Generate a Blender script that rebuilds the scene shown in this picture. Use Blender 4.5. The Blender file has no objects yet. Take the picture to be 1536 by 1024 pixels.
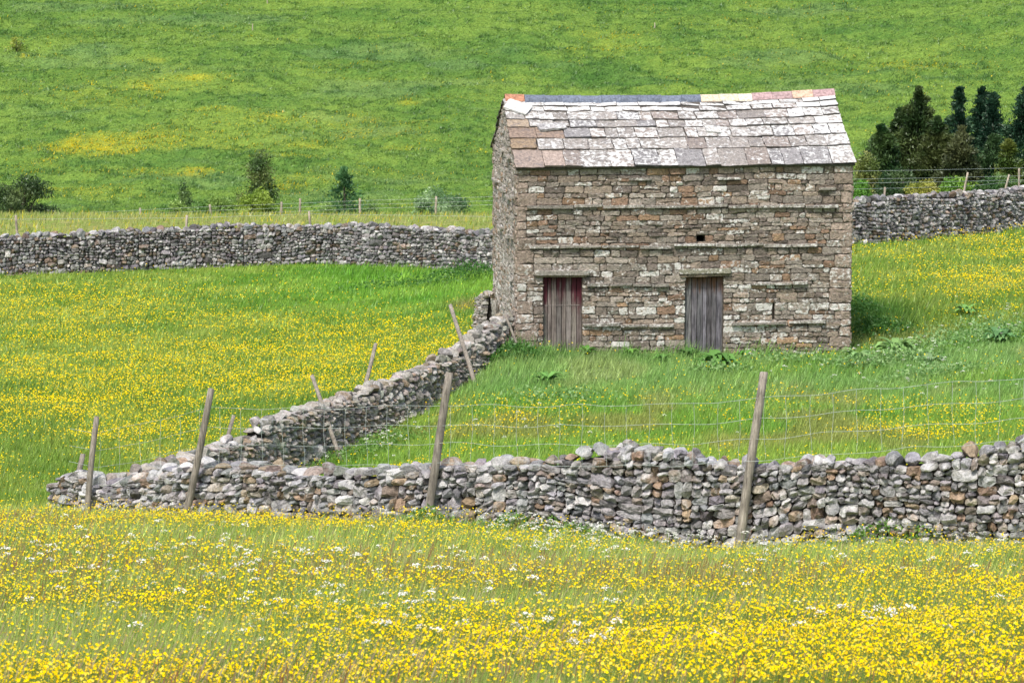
import bpy, math, random
import numpy as np
from mathutils import Vector, Matrix

rng = np.random.default_rng(11)
random.seed(5)
scene = bpy.context.scene
C = scene.collection

# ------------------------------------------------------------------ camera
W0, H0 = 1536.0, 1024.0
FPX = 4640.0
CZ = 12.6
PITCH = math.atan((512 + 200) / FPX)
ct, st = math.cos(PITCH), math.sin(PITCH)

def at(px, py, Y):
    """point on the sight line of a photo pixel at ground distance Y"""
    a, b = px - 768.0, 512.0 - py
    dy = FPX * ct + b * st
    dz = -FPX * st + b * ct
    t = Y / dy
    return np.array([a * t, Y, CZ + dz * t])

def proj(x, y, z):
    zz = z - CZ
    d = y * ct - zz * st
    u = y * st + zz * ct
    return 768 + FPX * x / d, 512 - FPX * u / d

cam_d = bpy.data.cameras.new('camera')
cam = bpy.data.objects.new('camera', cam_d)
C.objects.link(cam)
cam.location = (0, 0, CZ)
cam.rotation_euler = (math.pi / 2 - PITCH, 0, 0)
cam_d.sensor_width = 36
cam_d.lens = FPX / W0 * 36
cam_d.clip_end = 3000
cam_d.dof.use_dof = True
cam_d.dof.focus_distance = 62
cam_d.dof.aperture_fstop = 12
scene.camera = cam

# ------------------------------------------------------------------ noise
def _hash(ix, iy, seed):
    h = (ix.astype(np.int64) * 374761393 + iy.astype(np.int64) * 668265263 + seed * 974634777) & 0xFFFFFFFF
    h = ((h ^ (h >> 13)) * 1274126177) & 0xFFFFFFFF
    return ((h ^ (h >> 16)) & 0xFFFF) / 65535.0

def vnoise(x, y, seed=0):
    x = np.asarray(x, float); y = np.asarray(y, float)
    ix, iy = np.floor(x), np.floor(y)
    fx, fy = x - ix, y - iy
    fx = fx * fx * (3 - 2 * fx); fy = fy * fy * (3 - 2 * fy)
    a = _hash(ix, iy, seed); b = _hash(ix + 1, iy, seed)
    c = _hash(ix, iy + 1, seed); d = _hash(ix + 1, iy + 1, seed)
    return (a * (1 - fx) + b * fx) * (1 - fy) + (c * (1 - fx) + d * fx) * fy

def fbm(x, y, seed=0, octv=4):
    s, a, t = 0.0, 1.0, 0.0
    for i in range(octv):
        s = s + a * vnoise(np.asarray(x) * 2 ** i, np.asarray(y) * 2 ** i, seed + i * 7)
        t += a; a *= 0.5
    return s / t

def sstep(a, b, x):
    t = np.clip((x - a) / (b - a), 0, 1)
    return t * t * (3 - 2 * t)

# ------------------------------------------------------------------ terrain
def pchip(xk, yk, x):
    xk = np.asarray(xk, float); yk = np.asarray(yk, float)
    h = np.diff(xk); d = np.diff(yk) / h
    m = np.zeros(len(xk))
    m[0], m[-1] = d[0], d[-1]
    for i in range(1, len(xk) - 1):
        if d[i - 1] * d[i] > 0:
            w1 = 2 * h[i] + h[i - 1]; w2 = h[i] + 2 * h[i - 1]
            m[i] = (w1 + w2) / (w1 / d[i - 1] + w2 / d[i])
    x = np.clip(x, xk[0], xk[-1])
    i = np.clip(np.searchsorted(xk, x) - 1, 0, len(xk) - 2)
    t = (x - xk[i]) / h[i]
    return ((2 * t**3 - 3 * t**2 + 1) * yk[i] + (t**3 - 2 * t**2 + t) * h[i] * m[i]
            + (-2 * t**3 + 3 * t**2) * yk[i + 1] + (t**3 - t**2) * h[i] * m[i + 1])

FAR_L = [(150, 345), (195, 326), ('z', 240, -32.5), (300, 334), (345, 165), (380, 30), ('z', 420, -9), ('z', 520, 15), ('z', 760, 70)]
FAR_R = [('z', 150, -17.0), ('z', 190, -22.0), ('z', 240, -30.0), (300, 322), (345, 165), (380, 30), ('z', 420, -9), ('z', 520, 15), ('z', 760, 70)]
NEAR = [('z', -60, 6.0), ('z', 0, -1.75), (20, 1052)]
COLS = {
    -250: NEAR + [(38, 832), (57, 780), (68, 695), (80, 612), (100, 500), (118, 420)] + FAR_L,
    0: NEAR + [(38, 836), (57, 772), (68, 690), (80, 608), (100, 498), (119, 412)] + FAR_L,
    250: NEAR + [(38, 840), (54.5, 785), (68, 705), (80, 612), (100, 500), (120, 404)] + FAR_L,
    450: NEAR + [(38, 845), (52.5, 796), (68, 703), (80, 606), (100, 496), (120, 398)] + FAR_L,
    640: NEAR + [(38, 850), (51.5, 798), (62, 722), (75.8, 602), (85, 545), (100, 475), (120, 400)] + FAR_L,
    768: NEAR + [(38, 854), (51.2, 804), (62, 700), (72, 600), (80, 527), (88, 490), (100, 452), (112, 412), ('z', 125, -15.8)] + FAR_L,
    1060: NEAR + [(37, 868), (50, 832), (65, 660), (80, 535), ('z', 100, -13.2), ('z', 112, -13.7), ('z', 125, -14.8)] + FAR_R,
    1280: NEAR + [(37, 868), (49.2, 826), (65, 650), (80.5, 534), (90, 462), (105, 372), ('z', 125, -13.9)] + FAR_R,
    1536: NEAR + [(37, 868), (48.5, 828), (65, 636), (80, 512), (100, 402), (116, 341), ('z', 127, -13.9)] + FAR_R,
    1800: NEAR + [(37, 868), (48.0, 826), (65, 630), (80, 505), (100, 392), (118, 330), ('z', 130, -14)] + FAR_R,
}
_Y = np.arange(-60, 760.01, 0.5)
_U = np.linspace(-0.24, 0.24, 241)
_ku, _kz = [], []
for px, lst in COLS.items():
    ys, zs = [], []
    for e in lst:
        if e[0] == 'z':
            ys.append(e[1]); zs.append(e[2] + CZ)
        else:
            p = at(px, e[1], e[0]); ys.append(e[0]); zs.append(p[2])
    _ku.append((px - 768) / FPX); _kz.append(pchip(ys, zs, _Y))
_kz = np.array(_kz)
_T = np.empty((len(_U), len(_Y)))
for j in range(len(_Y)):
    _T[:, j] = pchip(_ku, _kz[:, j], _U)
for _ in range(6):      # soften
    _T[1:-1] = (_T[:-2] + 2 * _T[1:-1] + _T[2:]) / 4
    _T[:, 1:-1] = (_T[:, :-2] + 2 * _T[:, 1:-1] + _T[:, 2:]) / 4

def ground(x, y):
    x = np.asarray(x, float); y = np.asarray(y, float)
    u = x / np.maximum(y, 20.0)
    i = np.clip((u + 0.24) / 0.002, 0, len(_U) - 1.001)
    j = np.clip((y + 60) / 0.5, 0, len(_Y) - 1.001)
    i0 = i.astype(int); j0 = j.astype(int); fi = i - i0; fj = j - j0
    z = (_T[i0, j0] * (1 - fi) * (1 - fj) + _T[i0 + 1, j0] * fi * (1 - fj)
         + _T[i0, j0 + 1] * (1 - fi) * fj + _T[i0 + 1, j0 + 1] * fi * fj)
    z = z + 0.10 * (fbm(x * 0.5, y * 0.5, 3, 3) - 0.5) * sstep(5, 20, y)
    hill = sstep(235, 290, y)
    z = z + hill * (2.6 * (fbm(x * 0.03, y * 0.035, 21, 3) - 0.5) + 1.2 * (fbm(x * 0.16, y * 0.35, 31, 4) - 0.5) + .38 * (vnoise(x * 0.7, y * 0.7, 35) - 0.5))
    return z

# ------------------------------------------------------------------ mesh accumulator
class Acc:
    def __init__(s):
        s.V, s.F3, s.F4, s.Cc, s.L, s.n = [], [], [], [], [], 0
    def add(s, v, f3=None, f4=None, col=(.5, .5, .5), lich=0.0):
        v = np.asarray(v, np.float32)
        if f3 is not None and len(f3): s.F3.append(np.asarray(f3, np.int64) + s.n)
        if f4 is not None and len(f4): s.F4.append(np.asarray(f4, np.int64) + s.n)
        s.V.append(v)
        c = np.asarray(col, np.float32)
        if c.ndim == 1: c = np.tile(c[:3], (len(v), 1))
        s.Cc.append(c[:, :3])
        l = np.asarray(lich, np.float32)
        s.L.append(np.full(len(v), l) if l.ndim == 0 else l)
        s.n += len(v)
    def box(s, x0, y0, z0, x1, y1, z1, col=(.5, .5, .5), lich=0.0):
        v = [(x0, y0, z0), (x1, y0, z0), (x1, y1, z0), (x0, y1, z0), (x0, y0, z1), (x1, y0, z1), (x1, y1, z1), (x0, y1, z1)]
        s.add(v, f4=[(0, 3, 2, 1), (4, 5, 6, 7), (0, 1, 5, 4), (1, 2, 6, 5), (2, 3, 7, 6), (3, 0, 4, 7)], col=col, lich=lich)
    def build(s, name, mat, parent=None, smooth=False):
        me = bpy.data.meshes.new(name)
        V = np.concatenate(s.V)
        f3 = np.concatenate(s.F3) if s.F3 else np.zeros((0, 3), np.int64)
        f4 = np.concatenate(s.F4) if s.F4 else np.zeros((0, 4), np.int64)
        me.vertices.add(len(V)); me.vertices.foreach_set('co', V.ravel())
        nl = f3.size + f4.size
        me.loops.add(nl); me.loops.foreach_set('vertex_index', np.concatenate([f3.ravel(), f4.ravel()]).astype(np.int32))
        me.polygons.add(len(f3) + len(f4))
        st_ = np.concatenate([np.arange(len(f3)) * 3, f3.size + np.arange(len(f4)) * 4]).astype(np.int32)
        me.polygons.foreach_set('loop_start', st_)
        if smooth: me.polygons.foreach_set('use_smooth', np.ones(len(st_), bool))
        else: me.polygons.foreach_set('use_smooth', np.zeros(len(st_), bool))
        me.update(calc_edges=True)
        a = me.attributes.new('col', 'FLOAT_COLOR', 'POINT')
        cc = np.concatenate(s.Cc); cc = np.concatenate([cc, np.ones((len(cc), 1), np.float32)], 1)
        a.data.foreach_set('color', cc.ravel())
        b = me.attributes.new('lich', 'FLOAT', 'POINT')
        b.data.foreach_set('value', np.concatenate(s.L))
        me.materials.append(mat)
        o = bpy.data.objects.new(name, me)
        C.objects.link(o)
        if parent is not None: o.parent = parent
        return o

def tag(o, label=None, cat=None, group=None, kind=None):
    if label: o['label'] = label
    if cat: o['category'] = cat
    if group: o['group'] = group
    if kind: o['kind'] = kind
    return o

def empty(name, loc, rz=0.0):
    o = bpy.data.objects.new(name, None); C.objects.link(o)
    o.location = loc; o.rotation_euler = (0, 0, rz)
    return o

# ------------------------------------------------------------------ materials
def new_mat(name):
    m = bpy.data.materials.new(name); m.use_nodes = True
    nt = m.node_tree; nt.nodes.clear()
    out = nt.nodes.new('ShaderNodeOutputMaterial')
    return m, nt, out

def N(nt, t, **kw):
    n = nt.nodes.new(t)
    for k, v in kw.items(): setattr(n, k, v)
    return n

def noise_node(nt, co, scale, detail=5, rough=0.6, sc3=None):
    n = N(nt, 'ShaderNodeTexNoise'); n.inputs['Scale'].default_value = scale
    n.inputs['Detail'].default_value = detail; n.inputs['Roughness'].default_value = rough
    if sc3:
        mp = N(nt, 'ShaderNodeMapping'); mp.inputs['Scale'].default_value = sc3
        nt.links.new(co, mp.inputs['Vector']); co = mp.outputs[0]
    nt.links.new(co, n.inputs['Vector'])
    return n.outputs['Fac']

def math_n(nt, op, a, b=None, c=None, clamp=False):
    n = N(nt, 'ShaderNodeMath', operation=op); n.use_clamp = clamp
    for i, v in enumerate((a, b, c)):
        if v is None: continue
        if isinstance(v, (int, float)): n.inputs[i].default_value = v
        else: nt.links.new(v, n.inputs[i])
    return n.outputs[0]

def map_r(nt, v, a, b, c, d):
    n = N(nt, 'ShaderNodeMapRange'); n.clamp = True
    nt.links.new(v, n.inputs[0])
    for i, q in enumerate((a, b, c, d)): n.inputs[i + 1].default_value = q
    return n.outputs[0]

def mix_c(nt, fac, a, b, mode='MIX'):
    n = N(nt, 'ShaderNodeMix', data_type='RGBA', blend_type=mode)
    if isinstance(fac, (int, float)): n.inputs[0].default_value = fac
    else: nt.links.new(fac, n.inputs[0])
    for sck, v in ((n.inputs[6], a), (n.inputs[7], b)):
        if isinstance(v, tuple): sck.default_value = (*v, 1)
        else: nt.links.new(v, sck)
    return n.outputs[2]

def stone_mat(name, lichen=(.66, .65, .62), lscale=9.0, thr=0.56, bump=0.5, dark=(.045, .042, .04), dthr=.62, fine=38.0, lw=.10):
    m, nt, out = new_mat(name)
    tc = N(nt, 'ShaderNodeTexCoord'); co = tc.outputs['Object']
    at_ = N(nt, 'ShaderNodeAttribute', attribute_name='col')
    al = N(nt, 'ShaderNodeAttribute', attribute_name='lich')
    n1 = noise_node(nt, co, fine * .5, 6, .65)
    n2 = noise_node(nt, co, lscale, 8, .66)
    n3 = noise_node(nt, co, fine, 5, .7)
    n4 = noise_node(nt, co, lscale * .6, 7, .7)
    var = map_r(nt, n1, .3, .7, .52, 1.46)
    col = mix_c(nt, 1.0, at_.outputs['Color'], var, 'MULTIPLY')
    dk = map_r(nt, n4, dthr, dthr + .12, 0, .6)
    col = mix_c(nt, dk, col, dark)
    lm = math_n(nt, 'ADD', n2, al.outputs['Fac'])
    lm = map_r(nt, lm, thr, thr + lw, 0, .92)
    lc = mix_c(nt, 1.0, lichen, map_r(nt, n3, .3, .7, .8, 1.12), 'MULTIPLY')
    col = mix_c(nt, lm, col, lc)
    p = N(nt, 'ShaderNodeBsdfPrincipled'); nt.links.new(col, p.inputs['Base Color'])
    p.inputs['Roughness'].default_value = .92
    p.inputs['Specular IOR Level'].default_value = .2
    b = N(nt, 'ShaderNodeBump'); b.inputs['Strength'].default_value = bump; b.inputs['Distance'].default_value = .03
    hgt = math_n(nt, 'ADD', n1, math_n(nt, 'MULTIPLY', n3, .6))
    nt.links.new(hgt, b.inputs['Height']); nt.links.new(b.outputs[0], p.inputs['Normal'])
    nt.links.new(p.outputs[0], out.inputs[0])
    return m

def leaf_mat(name, trans=.35, spec=True):
    m, nt, out = new_mat(name)
    a = N(nt, 'ShaderNodeAttribute', attribute_name='col')
    d = N(nt, 'ShaderNodeBsdfDiffuse'); nt.links.new(a.outputs['Color'], d.inputs[0])
    t = N(nt, 'ShaderNodeBsdfTranslucent'); nt.links.new(a.outputs['Color'], t.inputs[0])
    mx = N(nt, 'ShaderNodeMixShader'); mx.inputs[0].default_value = trans
    nt.links.new(d.outputs[0], mx.inputs[1]); nt.links.new(t.outputs[0], mx.inputs[2])
    last = mx.outputs[0]
    if spec:
        g = N(nt, 'ShaderNodeBsdfGlossy'); g.inputs['Roughness'].default_value = .45
        g.inputs[0].default_value = (.8, .9, .8, 1)
        m2 = N(nt, 'ShaderNodeMixShader'); m2.inputs[0].default_value = .035
        nt.links.new(last, m2.inputs[1]); nt.links.new(g.outputs[0], m2.inputs[2]); last = m2.outputs[0]
    nt.links.new(last, out.inputs[0])
    return m

def wood_mat(name, paint=None, scale=(30, 30, 2.2), base_hi=(.36, .33, .29), base_lo=(.10, .09, .085), axis_z=(0, 1), top=None):
    m, nt, out = new_mat(name)
    tc = N(nt, 'ShaderNodeTexCoord'); co = tc.outputs['Object']
    at_ = N(nt, 'ShaderNodeAttribute', attribute_name='col')
    g1 = noise_node(nt, co, 1.0, 6, .65, scale)
    g2 = noise_node(nt, co, 3.0, 5, .6)
    col = mix_c(nt, map_r(nt, g1, .32, .66, 0, 1), base_lo, base_hi)
    col = mix_c(nt, 1.0, col, at_.outputs['Color'], 'MULTIPLY')
    col = mix_c(nt, 1.0, col, map_r(nt, g2, .3, .7, .7, 1.3), 'MULTIPLY')
    sep = N(nt, 'ShaderNodeSeparateXYZ'); nt.links.new(co, sep.inputs[0])
    if paint:
        z = map_r(nt, sep.outputs[2], axis_z[0], axis_z[1], 0, 1)
        al = N(nt, 'ShaderNodeAttribute', attribute_name='lich')
        w = noise_node(nt, co, 1.0, 7, .7, (14, 14, 1.6))
        f = math_n(nt, 'ADD', math_n(nt, 'ADD', z, w), al.outputs['Fac'])
        col = mix_c(nt, map_r(nt, f, 1.05, 1.36, 0, .95), col, paint)
    if top:
        z = map_r(nt, sep.outputs[2], top[1], top[2], 0, 1)
        w = noise_node(nt, co, 1.0, 6, .7, (16, 16, 1.5))
        f = math_n(nt, 'ADD', z, w)
        col = mix_c(nt, map_r(nt, f, .95, 1.25, 0, .85), col, top[0])
    p = N(nt, 'ShaderNodeBsdfPrincipled'); nt.links.new(col, p.inputs['Base Color'])
    p.inputs['Roughness'].default_value = .85; p.inputs['Specular IOR Level'].default_value = .25
    b = N(nt, 'ShaderNodeBump'); b.inputs['Strength'].default_value = .5; b.inputs['Distance'].default_value = .01
    nt.links.new(g1, b.inputs['Height']); nt.links.new(b.outputs[0], p.inputs['Normal'])
    nt.links.new(p.outputs[0], out.inputs[0])
    return m

def plain_mat(name, col, rough=.6, metal=0.0):
    m, nt, out = new_mat(name)
    p = N(nt, 'ShaderNodeBsdfPrincipled')
    tc = N(nt, 'ShaderNodeTexCoord')
    nf = noise_node(nt, tc.outputs['Object'], 8, 4)
    c = mix_c(nt, 1.0, col, map_r(nt, nf, .3, .7, .75, 1.25), 'MULTIPLY')
    nt.links.new(c, p.inputs['Base Color'])
    p.inputs['Roughness'].default_value = rough; p.inputs['Metallic'].default_value = metal
    nt.links.new(p.outputs[0], out.inputs[0])
    return m

M = {}
M['field_stone'] = stone_mat('dry_stone', lscale=5.0, thr=.54, lw=.26, fine=34, bump=1.0, lichen=(.70, .69, .68), dthr=.60)
M['barn_stone'] = stone_mat('barn_stone', lscale=10.0, thr=.585, fine=34, bump=.8, dthr=.58)
M['roof_stone'] = stone_mat('roof_slab', lichen=(.63, .64, .63), lscale=9, thr=.60, fine=30, bump=.5, dthr=.53, dark=(.13, .125, .14))
M['core'] = plain_mat('wall_core', (.05, .046, .04), .95)
M['mortar'] = plain_mat('joint_mortar', (.10, .085, .07), .95)  # dark brown mortar colour of the joints
M['grass'] = leaf_mat('grass_blades', .38)
M['petal'] = leaf_mat('petals', .3, False)
M['leaf'] = leaf_mat('leaves', .25)
M['wood'] = wood_mat('weathered_post', scale=(40, 40, 3), base_hi=(.34, .305, .26), base_lo=(.11, .095, .08))
M['door_red'] = wood_mat('worn_maroon_boards', paint=(.075, .012, .022), axis_z=(.35, 2.15), base_hi=(.27, .235, .22), base_lo=(.085, .07, .065))
M['door_grey'] = wood_mat('weathered_grey_boards', base_hi=(.22, .215, .23), base_lo=(.035, .035, .04), top=((.13, .055, .025), 1.0, 2.2))
M['wire'] = plain_mat('galvanised_wire', (.50, .56, .52), .5, .3)
M['bark'] = wood_mat('bark', scale=(8, 8, 2), base_hi=(.16, .13, .10), base_lo=(.05, .04, .035))

def ground_mat():
    m, nt, out = new_mat('turf')
    tc = N(nt, 'ShaderNodeTexCoord'); co = tc.outputs['Object']
    a = N(nt, 'ShaderNodeAttribute', attribute_name='col')
    n1 = noise_node(nt, co, 3.0, 8, .7); n2 = noise_node(nt, co, 14, 5, .7)
    col = mix_c(nt, 1.0, a.outputs['Color'], map_r(nt, n1, .3, .7, .6, 1.4), 'MULTIPLY')
    col = mix_c(nt, 1.0, col, map_r(nt, n2, .3, .7, .7, 1.3), 'MULTIPLY')
    d = N(nt, 'ShaderNodeBsdfDiffuse'); nt.links.new(col, d.inputs[0])
    b = N(nt, 'ShaderNodeBump'); b.inputs['Strength'].default_value = .8; b.inputs['Distance'].default_value = .15
    nt.links.new(n1, b.inputs['Height']); nt.links.new(b.outputs[0], d.inputs['Normal'])
    nt.links.new(d.outputs[0], out.inputs[0])
    return m
M['turf'] = ground_mat()

# ------------------------------------------------------------------ where what grows
def G(px, py, cx, cy, sx, sy):
    return np.exp(-(((px - cx) / sx) ** 2 + ((py - cy) / sy) ** 2))

# plan lines of the near wall and the diagonal wall
near_px = [(92, 58.0), (300, 54.0), (640, 51.8), (1060, 50.0), (1536, 48.6), (1760, 48.2)]
def near_xy(px):
    Y = float(np.interp(px, [a for a, b in near_px], [b for a, b in near_px]))
    d = Y * ct + 11.5 * st
    return (px - 768) / FPX * d, Y
apex = np.array(near_xy(92)); bend = np.array([-0.22, 80.65])
_nx = np.array([near_xy(p) for p in np.linspace(92, 1760, 40)])

def behind_near(x, y):
    yy = np.interp(x, _nx[:, 0], _nx[:, 1])
    return y > yy
def right_of_diag(x, y):
    d = bend - apex
    return (x - apex[0]) * d[1] - (y - apex[1]) * d[0] > 0

def zones(x, y):
    """returns zone id: 0 foreground, 1 plot in front of the barn, 2 left meadow, 3 right field, 4 strip beyond walls, 5 hill"""
    z = np.zeros(x.shape, int)
    bn = behind_near(x, y) & (x > apex[0])
    rd = right_of_diag(x, y)
    left = (~rd) & (y > 57.5 + 0.0 * x) | ((x <= apex[0]) & (y > 57.5))
    z[bn & rd] = 1
    z[left & (y > 52)] = 2
    z[(y > 84) & (x > 0)] = 3
    z[(y > 84) & (x <= 0) & (z != 0)] = 2
    z[y > 122] = 4
    z[y > 240] = 5
    return z

HILLY = [(120, 218, 55, 13, 1.), (165, 228, 40, 10, .9), (250, 268, 60, 8, 1.), (240, 130, 34, 9, 1.), (285, 115, 36, 6, .9), (262, 90, 40, 5, .6),
         (430, 248, 48, 16, .8), (435, 282, 20, 6, .9), (318, 160, 35, 6, .8), (420, 175, 50, 7, .5), (300, 255, 30, 9, .8), (610, 155, 14, 4, 1.), (150, 145, 50, 20, .2),
         (350, 235, 40, 12, .3), (90, 280, 60, 9, .5), (555, 195, 60, 8, .3), (520, 220, 90, 12, .25), (35, 82, 10, 4, 1.), (600, 180, 100, 10, .2), (720, 260, 60, 15, .25),
         (900, 60, 110, 14, .3), (650, 230, 70, 14, .2), (1370, 100, 80, 10, .2), (60, 240, 40, 10, .4), (330, 290, 120, 10, .25), (215, 205, 60, 12, .35), (560, 90, 90, 12, .2)]

def yellow(x, y, z, zn):
    px, py = proj(x, y, z)
    n = fbm(x * .35, y * .35, 91, 4)
    nb = fbm(x * .11, y * .11, 92, 3)
    out = np.zeros(x.shape)
    m0 = .42 + .50 * sstep(880, 1030, py) - .28 * G(px, py, 800, 805, 220, 16) + .75 * G(px, py, 250, 815, 330, 38) + .35 * G(px, py, 620, 825, 220, 22)
    out = np.where(zn == 0, m0 * (.2 + 1.5 * sstep(.34, .66, .75 * n + .25 * nb)), out)
    m1 = .03 + .40 * sstep(585, 660, py)
    out = np.where(zn == 1, m1 * (.1 + 2.0 * sstep(.42, .7, n)), out)
    m2 = 1.25 * G(px, py, 250, 560, 420, 95) + .6 * G(px, py, 80, 455, 330, 28) + .9 * G(px, py, 590, 530, 90, 38) + .45 * G(px, py, 150, 680, 300, 60)
    m2 = m2 * (1 - .93 * G(px, py, 600, 432, 240, 46)) * (1 - .8 * G(px, py, 60, 690, 70, 50)) * (1 - .5 * G(px, py, 420, 405, 350, 14))
    out = np.where(zn == 2, m2 * (.18 + 1.65 * sstep(.34, .64, .6 * n + .4 * nb)), out)
    m3 = .35 + .9 * G(px, py, 1400, 437, 220, 20) + .5 * G(px, py, 1430, 385, 160, 25)
    m3 = m3 * (1 - .85 * sstep(448, 470, py) * (1 - .6 * sstep(1380, 1480, px)))
    out = np.where(zn == 3, m3 * (.3 + 1.5 * sstep(.35, .65, n)), out)
    out = np.where(zn == 4, .35, out)
    h = .16 * G(px, py, 300, 240, 330, 60)
    for cx, cy, sx, sy, a in HILLY:
        h = h + a * G(px, py, cx, cy, sx, sy)
    hn = fbm(x * .09, y * .22, 95, 5)
    hf = vnoise(x * .8, y * .7, 98)
    out = np.where(zn == 5, (h * .75 + .04) * (sstep(.40, .62, hn) * 1.3) * (.3 + 1.3 * hf), out)
    return out

def mixc(a, b, t):
    return np.asarray(a)[None, :] * (1 - t)[:, None] + np.asarray(b)[None, :] * t[:, None]

def grass_col(x, y, z, zn, r, ypatch=None):
    """base colour of a blade (or of the turf) by field"""
    px, py = proj(x, y, z)
    n = fbm(x * .5, y * .5, 41, 4); n2 = fbm(x * .13, y * .13, 45, 3)
    c = mixc((.16, .28, .045), (.32, .40, .085), np.clip(r * .8 + (n - .5), 0, 1))
    # foreground: mix with straw and rust
    straw = mixc((.50, .42, .22), (.38, .27, .15), r)
    fg = np.where((np.mod(r * 977, 1) < .10 + .26 * sstep(.42, .62, n2) * sstep(1020, 860, py) * sstep(300, 700, px))[:, None], straw, mixc((.22, .36, .055), (.50, .54, .16), r))
    gw = np.clip(G(px, py, 800, 800, 260, 24), 0, 1) * .8
    fg = fg * (1 - gw)[:, None] + gw[:, None] * mixc((.12, .30, .03), (.27, .44, .08), r)
    c = np.where((zn == 0)[:, None], fg, c)
    plot = mixc((.14, .315, .037), (.32, .44, .08), np.clip(r * .6 + .3 * sstep(600, 680, py) + (n - .5) * 1.2, 0, 1))
    rd_ = sstep(.60, .72, fbm(x * .45, y * .25, 48, 3)) * .45
    plot = plot * (1 - rd_)[:, None] + rd_[:, None] * np.array([.38, .30, .12])
    blue = sstep(.45, .65, n2) * sstep(640, 560, py) * .5
    plot = plot * (1 - blue)[:, None] + blue[:, None] * np.array([.27, .42, .17])
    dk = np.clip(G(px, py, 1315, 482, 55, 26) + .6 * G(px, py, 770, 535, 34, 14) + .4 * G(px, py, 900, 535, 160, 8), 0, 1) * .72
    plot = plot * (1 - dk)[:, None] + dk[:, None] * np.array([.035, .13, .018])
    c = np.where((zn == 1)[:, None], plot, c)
    lf = mixc((.15, .28, .04), (.34, .42, .08), np.clip(r * .7 + (n - .5) * 1.5 + .1, 0, 1))
    g2 = np.clip(G(px, py, 600, 428, 240, 46), 0, 1) * .85
    lf = lf * (1 - g2)[:, None] + g2[:, None] * mixc((.10, .31, .025), (.24, .45, .06), np.clip((n - .3) * 2.2, 0, 1))
    tr = np.clip(G(px, py, 700, 460, 30, 8), 0, 1) * .7
    lf = lf * (1 - tr)[:, None] + tr[:, None] * np.array([.30, .22, .10])
    c = np.where((zn == 2)[:, None], lf, c)
    rf = mixc((.16, .29, .04), (.36, .42, .09), np.clip(r * .7 + (n - .5) * 1.5, 0, 1))
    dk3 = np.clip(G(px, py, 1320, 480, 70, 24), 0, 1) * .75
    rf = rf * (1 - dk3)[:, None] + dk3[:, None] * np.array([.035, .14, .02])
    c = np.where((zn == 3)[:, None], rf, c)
    c = np.where((zn == 4)[:, None], mixc((.24, .36, .07), (.42, .40, .16), r), c)
    # hill
    hn = fbm(x * .10, y * .28, 61, 5); hn2 = fbm(x * .025, y * .05, 71, 3); hn3 = fbm(x * .55, y * .8, 77, 3)
    t = np.clip((hn - .5) * 2.0 + .5 + (hn2 - .5) * .8 + (r - .5) * .8, 0, 1)
    hc = mixc((.11, .225, .047), (.205, .325, .062), t)
    gy = sstep(.58, .70, fbm(x * .06, y * .15, 83, 4)) * .32
    hc = hc * (1 - gy)[:, None] + gy[:, None] * np.array([.165, .27, .12])
    dt = sstep(.57, .72, hn3) * .38
    hc = hc * (1 - dt)[:, None] + dt[:, None] * np.array([.045, .14, .035])
    c = c * np.array([1.02, 1.02, 1.0]) * np.where(zn == 0, 1.1, 1.0)[:, None]
    c = np.where((zn == 5)[:, None], hc, c)
    return np.clip(c, 0, .75)

# ------------------------------------------------------------------ ground sheets
def ground_sheet(name, ys, nu, wfun):
    us = np.linspace(-1, 1, nu)
    Yg, Ug = np.meshgrid(ys, us, indexing='ij')
    Xg = Ug * wfun(Yg)
    x, y = Xg.ravel(), Yg.ravel()
    z = ground(x, y)
    zn = zones(x, y)
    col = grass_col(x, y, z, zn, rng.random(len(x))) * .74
    yl = np.clip(yellow(x, y, z, zn), 0, 1)
    yl = np.where(zn == 5, yl * .5, 0)
    col = col * (1 - yl)[:, None] + yl[:, None] * np.array([.42, .38, .03])
    i, j = np.meshgrid(np.arange(len(ys) - 1), np.arange(nu - 1), indexing='ij')
    a = (i * nu + j).ravel()
    f = np.stack([a, a + 1, a + nu + 1, a + nu], 1)
    A = Acc(); A.add(np.stack([x, y, z], 1), f4=f, col=col)
    o = A.build(name, M['turf'], smooth=True)
    return tag(o, kind='structure')
ys = np.concatenate([np.linspace(-50, 15, 30), np.arange(15.3, 130, .3), np.arange(130, 262, 1.0)])
ground_sheet('ground', ys, 300, lambda Y: 14 + .3 * np.maximum(Y, 0))
ys = np.concatenate([np.arange(260, 410, .35), np.arange(410, 757, 4.0)])
ground_sheet('hill', ys, 560, lambda Y: 14 + .3 * Y)

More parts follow.
